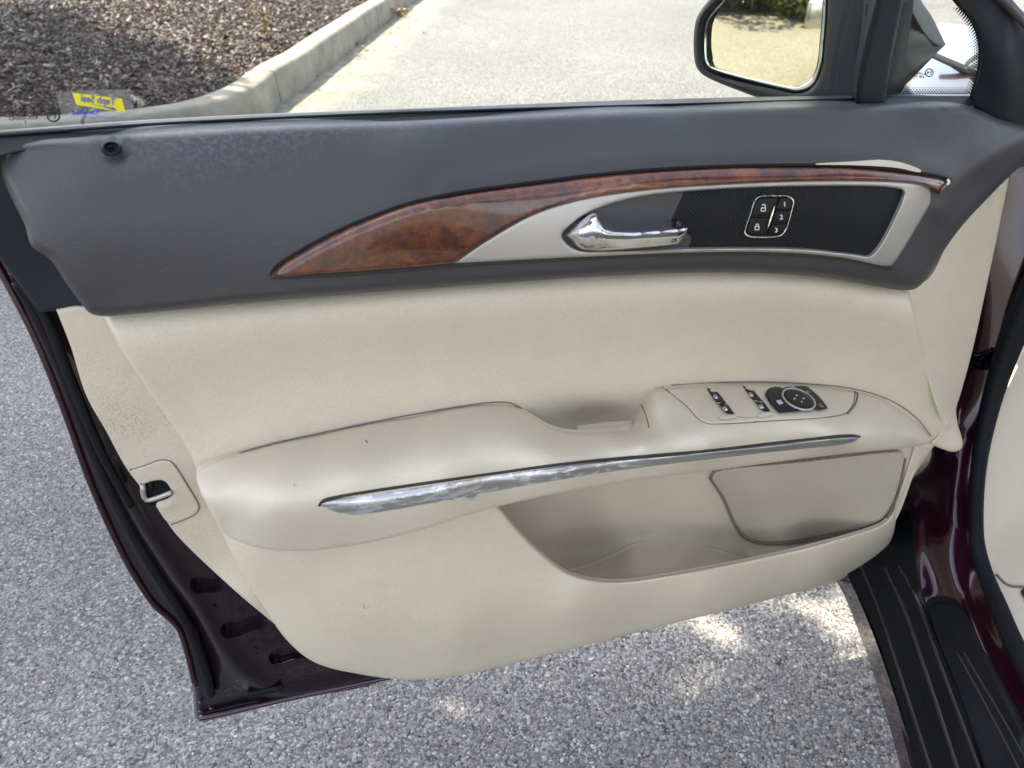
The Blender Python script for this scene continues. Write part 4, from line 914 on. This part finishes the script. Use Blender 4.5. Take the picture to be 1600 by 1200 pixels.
flat('warning_dot', DOOR, [z6((1068, 386)), z6((1080, 384)), z6((1084, 394)), z6((1070, 398))], lambda x, y: kw(x, y)+.0008, M['orange_print'], pl, False)
# small scuffs and lint on the vinyl
for pts in ([(571, 687), (574, 692)], [(568, 945), (570, 951)], [(459, 757), (461, 759)]):
    tube('lint', DOOR, pts, (lambda x, y: front_w(x, y)+.0005) if pts[0][1] > 900 else (lambda x, y: arm_w(x, y)+.0006), .00025, M['groove'], door, False, 5, 2)

# --- wing mirror outside the glass
mc_w = DOOR.world(np.array(1190.), np.array(70.), np.array(-.17))
d_in = (mc_w-C0); d_in /= np.linalg.norm(d_in)
az = np.array([-.97, .24]); az /= np.linalg.norm(az); hl_ = math.hypot(d_in[0], d_in[1])
d_out = np.array([az[0]*hl_, az[1]*hl_, d_in[2]-.005])
MN = d_out-d_in
MIR = Plane(mc_w, MN, BASE)
MIR.M = DOOR.M
mir_in = [(1104, 34), (1130, 0), (1150, -26), (1180, -40), (1260, -52), (1285, -40), (1288, 0), (1284, 60), (1278, 108), (1266, 131), (1245, 139), (1220, 135), (1118, 109), (1105, 103), (1101, 94)]
mir_out = [(1088, 30), (1112, -6), (1140, -48), (1180, -66), (1270, -80), (1345, -60), (1352, 0), (1344, 80), (1338, 152), (1310, 172), (1240, 172), (1190, 155), (1105, 121), (1093, 112), (1086, 98)]
bez_hole = [(1098, 33), (1127, -3), (1147, -32), (1178, -46), (1262, -58), (1290, -44), (1294, 0), (1290, 62), (1283, 112), (1268, 138), (1245, 146), (1216, 141), (1112, 115), (1101, 107), (1096, 94)]
MB_ = DOOR.M @ (-MIR.N)
M['mirror_black'] = plain('mirror_housing_plastic', (.018, .020, .025), .55, spec=.25)
wm = sheet('wing_mirror', MIR, mir_out, .012, M['mirror_black'], door, r=7, R=.010, skirt=.07, grid=8, holes=[bez_hole], back=MB_)
sheet('mirror_glass', MIR, mir_in, .0, M['mirror'], wm, skirt=.003, grid=14, back=MB_)
mir_rim = [(1190+(x-1190)*1.035, 48+(y-48)*1.05) for x, y in mir_in]
sheet('mirror_rim', MIR, mir_rim, .0015, M['mirror_edge'], wm, r=3, R=.0025, skirt=.003, back=MB_, grid=3, holes=[[(1190+(x-1190)*.965, 48+(y-48)*.95) for x, y in mir_in]])
sheet('mirror_back', MIR, mir_out, -.012, M['black'], wm, skirt=.05, grid=14, closed_back=True, back=MB_)
text('mirror_print', MIR, 'H', 1135, 22, .001, 5.5, M['etch'], wm, True)
# arm and painted shell of the mirror, seen through the glass and the quarter light
M['mirror_arm'] = plain('mirror_arm_lacquer', (.004, .003, .0045), .4, spec=.06)
sheet('mirror_arm', DOOR, [(1284, 168, 'c'), (1288, 60), (1300, -40), (1360, -70), (1405, -60), (1432, -12), (1452, 22), (1477, 70, 'c'), (1455, 92), (1430, 118), (1414, 134), (1398, 150), (1380, 170, 'c')],
      [(1284, 168, -.11), (1300, -40, -.13), (1360, -70, -.13), (1432, -10, -.17), (1477, 70, -.20), (1414, 134, -.10), (1380, 170, -.07), (1340, 60, -.085), (1400, 60, -.09), (1445, 60, -.13)], M['mirror_arm'], wm, r=8, R=.012, skirt=.01, grid=6)
sheet('mirror_shell', DOOR, [(1418, -40), (1434, -6), (1455, 24), (1478, 70, 'c'), (1470, 73), (1448, 58), (1425, 20), (1405, -20)], [(1418, -40, -.14), (1478, 70, -.185), (1425, 20, -.10), (1448, 58, -.13)], M['mirror_black'], wm, r=5, R=.008, skirt=.01, grid=5)
sheet('mirror_foot', DOOR, [(1390, 132, 'c'), (1416, 133), (1424, 142), (1432, 165, 'c'), (1388, 168, 'c')], [(1390, 132, -.06), (1416, 134, -.07), (1430, 165, -.035), (1390, 166, -.035)], M['black_gloss'], wm, r=4, R=.008, skirt=.03, grid=4)
tube('mirror_trim_line', DOOR, [(1300, 151), (1310, 141), (1316, 138.5), (1338, 137)], -.075, .0012, M['satin'], wm)

# ================================================================== the car body
car = empty('car', (HINGE[0]+.9, HINGE[1]-.6, 0), CAR_YAW)
tag(car, 'burgundy car body with black door sill and cream interior at the right edge', 'car')
class CarPlane(Plane): pass
def to_car(pl):
    """surveyed plane whose meshes are stored in the car's own frame"""
    R_ = np.array([[math.cos(CAR_YAW), math.sin(CAR_YAW), 0], [-math.sin(CAR_YAW), math.cos(CAR_YAW), 0], [0, 0, 1.]])
    b = np.array(car.location)
    class Q(Plane):
        def __init__(s): s.__dict__.update(pl.__dict__)
        def pt(s, x, y, w=0.): return (s.world(x, y, w)-b) @ R_.T
    q = Q(); q.M = R_; q.base = b; return q
J = to_car(JAMB)
def wz(x, y, z): return float(JAMB.w_at_z(np.array(float(x)), np.array(float(y)), z))
# door aperture: pillar foot sweeping down into the sill
ap_out_ = [(1322, 893, 'c'), (1390, 820), (1428, 705), (1470, 640), (1500, 560), (1535, 420), (1560, 330), (1583, 262, 'c'), (1640, 225), (1720, 215, 'c'), (1720, 700), (1720, 1270, 'c'), (1452, 1270, 'c'), (1420, 1160), (1370, 1010)]
ap_out = ap_out_[:8] + [(1650, 228, 'c'), (1690, 330, 'c'), (1640, 400), (1606, 470), (1580, 532), (1547, 635), (1528, 738), (1527, 842), (1539, 893), (1560, 945), (1582, 997), (1608, 1048), (1660, 1150), (1725, 1270, 'c')] + ap_out_[-3:]
ap_ctrl = [(x, y, wz(x, y, z)) for x, y, z in ((1322, 893, .30), (1370, 1010, .30), (1440, 1240, .30), (1440, 960, .325), (1500, 1240, .325), (1480, 1000, .335), (1560, 1200, .335), (1500, 930, .345), (1560, 1020, .36), (1640, 1200, .36), (1620, 1060, .37))] + \
          [(1430, 700, 0), (1390, 800, .10), (1440, 830, .14), (1470, 700, .06), (1510, 700, .05), (1500, 830, .16), (1540, 560, .0), (1530, 420, -.02), (1583, 262, -.04), (1640, 300, -.05), (1700, 500, -.02), (1560, 830, .12), (1600, 900, .20), (1660, 800, .08)]
ap_w = tps(ap_ctrl, .0005)
def ap_full(x, y):
    p = np.stack([np.ravel(x), np.ravel(y)], 1)
    w = ap_w(x, y)
    for line, h, s in (([(1432, 790), (1430, 850), (1438, 920)], .008, 15), ([(1510, 690), (1488, 780), (1484, 860), (1500, 935), (1530, 1010), (1600, 1150)], .009, 16)):
        d = dist_line(spline(line, False, 8), p, False).reshape(np.shape(x)); w = w + h*np.exp(-(d/s)**2)
    return w
sheet('body_aperture', J, ap_out, ap_full, M['paint'], car, skirt=0, grid=4)
sheet('sill_cover', J, [(1324, 897, 'c'), (1372, 860), (1402, 800), (1424, 800), (1432, 880), (1448, 945), (1480, 1030), (1560, 1270, 'c'), (1455, 1270, 'c'), (1372, 1012)], lambda x, y: ap_full(x, y)+.0015, M['black_gloss'], car, r=3, R=.002, skirt=0, grid=5)
for pts_, r__, m_ in (([(1345, 885), (1372, 950), (1405, 1050), (1470, 1250)], .0026, 'ridge'), ([(1383, 888), (1412, 950), (1450, 1060), (1512, 1250)], .0030, 'ridge'), ([(1405, 885), (1430, 930), (1470, 1040), (1548, 1250)], .0028, 'ridge')):
    tube('sill_ridge', J, pts_, ap_full, r__, M[m_], car, sides=10, step=6)
sheet('scuff_plate', J, [(1452, 950), (1458, 943), (1488, 942), (1503, 950), (1540, 1020), (1600, 1130), (1665, 1270, 'c'), (1562, 1270, 'c'), (1500, 1090)], lambda x, y: ap_full(x, y)+.006, M['black'], car, r=5, R=.004, skirt=.01, grid=8)
for a in (16, 26): tube('scuff_groove', J, [(1480+a, 1020), (1530+a*1.6, 1130), (1590+a*2, 1260)], lambda x, y: ap_full(x, y)+.006, .0012, M['groove'], car)
sheet('sill_step', J, [(1337, 905), (1352, 905), (1392, 1010), (1470, 1270, 'c'), (1445, 1270, 'c'), (1376, 1020)], lambda x, y: ap_full(x, y)+.002, M['black_gloss'], car, r=3, R=.003, skirt=.01, grid=7)
_sp = spline([(1680, 330), (1640, 400), (1606, 470), (1580, 532), (1547, 635), (1528, 738), (1526, 842), (1538, 893), (1559, 945), (1580, 997), (1606, 1048), (1660, 1150), (1730, 1270)], False, 8)
tube3('aperture_seal', J.pt(_sp[:, 0], _sp[:, 1], ap_w(_sp[:, 0], _sp[:, 1])+.016), list(np.interp(_sp[:, 1], [330, 500, 600, 740, 850, 900, 1000, 1270], [.019, .017, .013, .0095, .009, .0095, .011, .013])), M['black_soft'], car, 14)
# rocker side below the sill edge
v0, v1 = G(np.array([1322., 1455.]), np.array([893., 1270.]), .295)
dirv = v1-v0; dirv /= np.linalg.norm(dirv); nrm = np.array([-dirv[1], dirv[0], 0]); nrm = nrm if nrm[0] < 0 else -nrm
ROCK = to_car(Plane(v0, nrm))
sheet('rocker_panel', ROCK, [(1270, 880, 'c'), (1323, 893, 'c'), (1372, 1012), (1456, 1272, 'c'), (1425, 1272, 'c'), (1394, 1150), (1350, 1010), (1304, 905)], [(1323, 893, 0), (1456, 1272, 0), (1372, 1012, 0.), (1300, 900, .0), (1425, 1272, .0), (1350, 1010, .0)], M['paint'], car, skirt=0, grid=10)
sheet('kick_panel', J, [(1660, 440, 'c'), (1600, 545), (1558, 640), (1538, 738), (1533, 842), (1545, 893), (1566, 945), (1590, 995), (1680, 1150, 'c'), (1760, 1140, 'c'), (1760, 470, 'c')], lambda x, y: ap_w(x, y)-.012-.0006*(np.asarray(x)-1545), M['beige_plastic'], car, r=6, R=.01, skirt=.02, grid=9)
tube('kick_panel_joint', J, [(1556, 897), (1575, 914), (1602, 917), (1660, 916)], lambda x, y: ap_w(x, y)-.011-.0006*(np.asarray(x)-1545), .0018, M['beige_groove'], car)
sheet('kick_panel_vent', J, [(1597, 928), (1602, 935), (1612, 955), (1640, 960, 'c'), (1640, 925, 'c'), (1604, 922)], lambda x, y: ap_w(x, y)-.009-.0006*(np.asarray(x)-1545), M['charcoal_hard'], car, skirt=.004, grid=5)
sheet('torn_tape', J, [(1508, 553), (1528, 556), (1545, 549), (1556, 553), (1553, 573), (1535, 579), (1520, 574)], lambda x, y: ap_w(x, y)+.008+.004*np.sin(np.asarray(x)*.5)*np.sin(np.asarray(y)*.7), M['black_gloss'], car, skirt=.003, grid=2, step=2)
# hood, fender and scuttle seen through the quarter light
def horiz(z): return to_car(Plane((0, 1.6, z), (0, 0, 1)))
HD = horiz(.90)
sheet('fender', HD, [(1385, 170, 'c'), (1415, 145), (1440, 108), (1462, 88), (1500, 106), (1560, 132), (1640, 170, 'c'), (1560, 240, 'c'), (1420, 230, 'c')], [(1385, 170, -.06), (1462, 88, .0), (1560, 132, .015), (1640, 170, .02), (1420, 230, -.06), (1440, 130, -.02)], M['paint'], car, skirt=0, grid=8)
sheet('hood', HD, [(1462, 84, 'c'), (1458, 60), (1464, 38), (1490, 37.5), (1530, 44), (1640, 60, 'c'), (1640, 165, 'c'), (1560, 128), (1500, 102)], [(1462, 84, .003), (1464, 38, .0), (1530, 44, .03), (1640, 60, .05), (1560, 128, .02), (1640, 165, .02)], M['paint'], car, skirt=0, grid=8)
sheet('scuttle_panel', HD, [(1496, 104, 'c'), (1530, 82), (1580, 60), (1640, 60, 'c'), (1640, 168, 'c'), (1560, 130)], [(1496, 104, .008), (1640, 60, .06), (1640, 168, .026), (1560, 130, .03), (1530, 82, .035)], M['black'], car, r=4, R=.006, skirt=0, grid=6)
sheet('windscreen', HD, [(1507, 104, 'c'), (1534, 88), (1640, 66, 'c'), (1640, 160, 'c'), (1560, 126)], [(1507, 104, .014), (1640, 66, .09), (1640, 160, .035), (1560, 126, .04)], M['mirror_edge'], car, r=3, R=.004, skirt=0, grid=8)
tube('hood_gap', HD, [(1456, 85), (1480, 96), (1520, 113), (1570, 136), (1620, 160)], .012, .0045, M['black'], car)
def body_box(name, size, loc, m, bev=.03):
    bm = bmesh.new(); box_bm(bm, size, Matrix.Translation(loc)); return bm_obj(name, bm, m, car, bevel=bev)
body_box('floor_pan', (1.3, 2.6, .12), (.0, -.6, .22), M['black'], .02)
body_box('front_wing', (1.15, 1.6, .36), (.42, 1.75, .54), M['paint'], .12)
body_box('roof', (1.5, 2.0, .05), (.05, -.6, 1.42), M['paint'], .02)
body_box('dashboard', (1.4, .34, .30), (.03, .62, .78), M['charcoal_hard'], .06)
for sx_ in (-.05, .62):
    body_box('seat', (.50, .52, .20), (sx_-.15, -.55, .50), M['beige'], .05)
    body_box('seat_backrest', (.48, .16, .62), (sx_-.15, -.92, .88), M['beige'], .05)
for sx_, sy_ in ((-.55, 1.75), (.8, 1.75), (.8, -1.5)):
    bm = bmesh.new(); bmesh.ops.create_cone(bm, cap_ends=True, segments=32, radius1=.33, radius2=.33, depth=.22, matrix=Matrix.Translation((sx_, sy_, .33)) @ Matrix.Rotation(math.pi/2, 4, 'Y'))
    bm_obj('wheel', bm, M['black_soft'], car, bevel=.03)

# ================================================================== what the mirror and the shade come from
def reflect_hit(px, py, z=0.):
    d = ray(np.array(float(px)), np.array(float(py))); t_ = ((MIR.O-C0) @ MIR.N)/(d @ MIR.N); p = C0+d*t_
    r_ = d-2*(d @ MIR.N)*MIR.N
    k = (z-p[2])/r_[2] if r_[2] < 0 else 60
    return p+r_*k
hA, hB = reflect_hit(1105, 15), reflect_hit(1290, 27)
def blob_foliage(name, centers, n, size, mats, wts, parent, seed):
    g = np.random.default_rng(seed); P = []
    for (c, r_) in centers:
        k = max(8, int(n*r_**2/sum(q[1]**2 for q in centers))); v = g.normal(0, 1, (k, 3)); v /= np.linalg.norm(v, axis=1)[:, None]
        P += [tuple(np.array(c)+q*r_*g.uniform(.55, 1.05)*np.array([1, 1, .85])) for q in v]
    return leaves(name, P, size, mats, wts, parent, .8, seed)
g = np.random.default_rng(5)
hd = (hB-hA); hd[2] = 0; hL = np.linalg.norm(hd); hd /= hL; hn = np.array([-hd[1], hd[0], 0]); hn = hn if hn @ (hA-MIR.O) > 0 else -hn
for i in range(7):
    b = hA + hd*(hL*(-.3+.26*i)) + hn*.42
    e = empty('bush', (b[0], b[1], 0)); tag(e, 'leafy green bush across the lane, seen in the wing mirror', 'bush', 'bushes along the far side of the lane')
    cs = [((g.normal(0, .35), g.normal(0, .35), g.uniform(.06, .46)), g.uniform(.22, .36)) for _ in range(16)]
    blob_foliage('foliage', cs, 2200, .10, [M['leaf_lush'], M['leaf_dark'], M['leaf_yellow']], [.6, .25, .15], e, 20+i)
    tube3('stem', [(0, 0, -.05), (.04, .02, .25), (0, .05, .5)], [.03, .02, .01], M['bark'], e, 7)
pk = reflect_hit(1256, 43, .33); pk[2] = 0; _ly = np.array([-hd[1], hd[0], 0]); pk = pk + (_ly*1.77 if _ly @ hn > 0 else _ly*.03)
pick = empty('parked_pickup', (pk[0], pk[1], 0), math.atan2(hd[1], hd[0]))
tag(pick, 'blue pickup truck with chrome bumper parked by the bushes, seen in the wing mirror', 'pickup truck')
M['blue_paint'] = paint('light_blue_paint', (.06, .20, .48)); 
def pbox(name, size, loc, m, bev=.03, parent=None):
    bm = bmesh.new(); box_bm(bm, size, Matrix.Translation(loc)); return bm_obj(name, bm, m, parent or pick, bevel=bev)
pbox('body', (2.0, 1.75, .50), (1.1, -.9, .70), M['blue_paint'], .08); pbox('cab', (1.3, 1.6, .62), (1.4, -.9, 1.24), M['blue_paint'], .12)
for dy in (-.08, -1.72): pbox('window', (.95, .02, .40), (1.4, dy-.005, 1.30), M['black_gloss'], .008)
pbox('bumper', (.12, 1.7, .16), (.05, -.9, .40), M['chrome_satin'], .03); pbox('rear_window', (.02, 1.3, .40), (.74, -.9, 1.30), M['black_gloss'], .008)
for dx in (.55, 1.75):
    for dy in (-.13, -1.67):
        bm = bmesh.new(); bmesh.ops.create_cone(bm, cap_ends=True, segments=28, radius1=.34, radius2=.34, depth=.22, matrix=Matrix.Translation((dx, dy, .34)) @ Matrix.Rotation(math.pi/2, 4, 'X'))
        wh = bm_obj('wheel', bm, M['black_soft'], pick, bevel=.03)
        bm = bmesh.new(); bmesh.ops.create_cone(bm, cap_ends=True, segments=20, radius1=.19, radius2=.19, depth=.23, matrix=Matrix.Translation((dx, dy, .34)) @ Matrix.Rotation(math.pi/2, 4, 'X')); bm_obj('rim', bm, M['satin'], wh, bevel=.01)
# shade tree standing on the left, out of the picture
def tree(base, crown, label, seed, n, holes):
    e = empty('shade_tree', base); tag(e, label, 'tree'); g = np.random.default_rng(seed)
    top = max(c[2] for c, r_ in crown)
    tube3('trunk', [(0, 0, -.1), (.03, .02, .8), (-.04, .05, 1.8), (.05, 0, top*.8)], [.16, .12, .10, .06], M['bark'], e, 12)
    for c, r_ in crown: tube3('limb', [(0, .03, 1.7), (c[0]*.5, c[1]*.5, 1.7+(c[2]-1.7)*.6), c], [.06, .04, .012], M['bark'], e, 7)
    P = []
    for c, r_ in crown:
        k = int(n*r_**2/sum(q[1]**2 for q in crown)); v = g.normal(0, 1, (k, 3)); v /= np.linalg.norm(v, axis=1)[:, None]
        P += [np.array(c)+q*r_*g.uniform(.35, 1.05)*np.array([1, 1, .7]) for q in v]
    P = np.array(P); sd = np.array(sun_dir)
    keep = np.ones(len(P), bool)
    for (hx, hy, hr) in holes:                                   # crown thinned on purpose so sun patches land on chosen ground spots
        t_ = (P[:, 2]+base[2])/sd[2]; gx_ = P[:, 0]+base[0]-sd[0]*t_; gy_ = P[:, 1]+base[1]-sd[1]*t_
        keep &= (((gx_-hx)**2+(gy_-hy)**2) > hr*hr) | (g.uniform(0, 1, len(P)) < .24)
    leaves('crown', [tuple(p) for p in P[keep]], .17, [M['leaf_green'], M['leaf_dark']], [.6, .4], e, .8, seed)
sd = np.array(sun_dir)
def shade_pos(gx, gy, z): k = z/sd[2]; return np.array([gx+sd[0]*k, gy+sd[1]*k, z])
tb = shade_pos(-.75, 1.0, 3.6); tb[2] = 0
cr = []
for gx_, gy_, z_, r_ in ((-.1, .6, 3.4, .75), (-.8, .9, 3.7, .9), (-1.6, 1.4, 3.6, .9), (-.9, 2.2, 3.5, .8), (-1.9, 2.5, 3.9, .9), (.3, -.1, 3.5, .8), (-.9, -.3, 3.8, .9), (-2.5, 3.6, 3.9, .9), (-2.2, .6, 3.3, .8), (-1.25, 1.9, 3.9, .8), (-.5, .45, 3.3, .8), (-1.0, .9, 3.4, .8), (.2, .9, 3.9, .6)):
    q = shade_pos(gx_, gy_, z_); cr.append((tuple(q-tb), r_))
for px_, py_, z_, r_ in ((110, 120, 4.6, .75), (-20, 150, 4.4, .9), (-160, 110, 4.8, 1.0), (200, 185, 4.1, .55), (40, 90, 4.9, .6), (90, 130, 4.3, .7), (0, 120, 4.6, .8), (60, 60, 5.2, .6), (240, 182, 4.5, .35)):
    q = G(np.array(float(px_)), np.array(float(py_)), .2); q = shade_pos(q[0], q[1], z_); cr.append((tuple(q-tb), r_))
for px_, py_, z_ in ((60, 245, 3.0), (330, 270, 3.2), (700, 235, 3.1), (1000, 230, 3.3), (110, 120, 4.4), (-40, 140, 4.9), (60, 110, 4.1), (-10, 90, 5.0), (150, 150, 4.6)):  # crown clumps added along the sun line to shade pad and mulch
    q = DOOR.world(np.array(float(px_)), np.array(float(py_)), np.array(.05)) if py_ > 200 else G(np.array(float(px_)), np.array(float(py_)), .2)
    q = q + sd*((z_-q[2])/sd[2]); cr.append((tuple(q-tb), .45 if py_ > 200 else .8))
def gxy(x, y): q = G(np.array(float(x)), np.array(float(y))); return q[0], q[1]
tree(tuple(tb), cr, 'broad leafy shade tree standing beyond the left edge of the view', 31, 24000, [(*gxy(1095, 980), .075), (*gxy(1300, 940), .08), (*gxy(1352, 1040), .085), (*gxy(1372, 1130), .07), (*gxy(800, 1125), .09)])
print('camera-to-door', np.linalg.norm(P0-C0), 'hinge', HINGE, 'shell bottom z', DOOR.world(np.array(310.), np.array(1125.), np.array(-.05))[2], 'belt z', DOOR.world(np.array(640.), np.array(183.), np.array(0.))[2], 'strip', DOOR.pt(np.array(200.), np.array(640.), np.array(0.)), DOOR.pt(np.array(300.), np.array(270.), np.array(.05)), 'strip l', DOOR.pt(np.array(501.), np.array(789.), np.array(.1)), DOOR.pt(np.array(900.), np.array(729.), np.array(.1)), 'hedge', hA, hB)
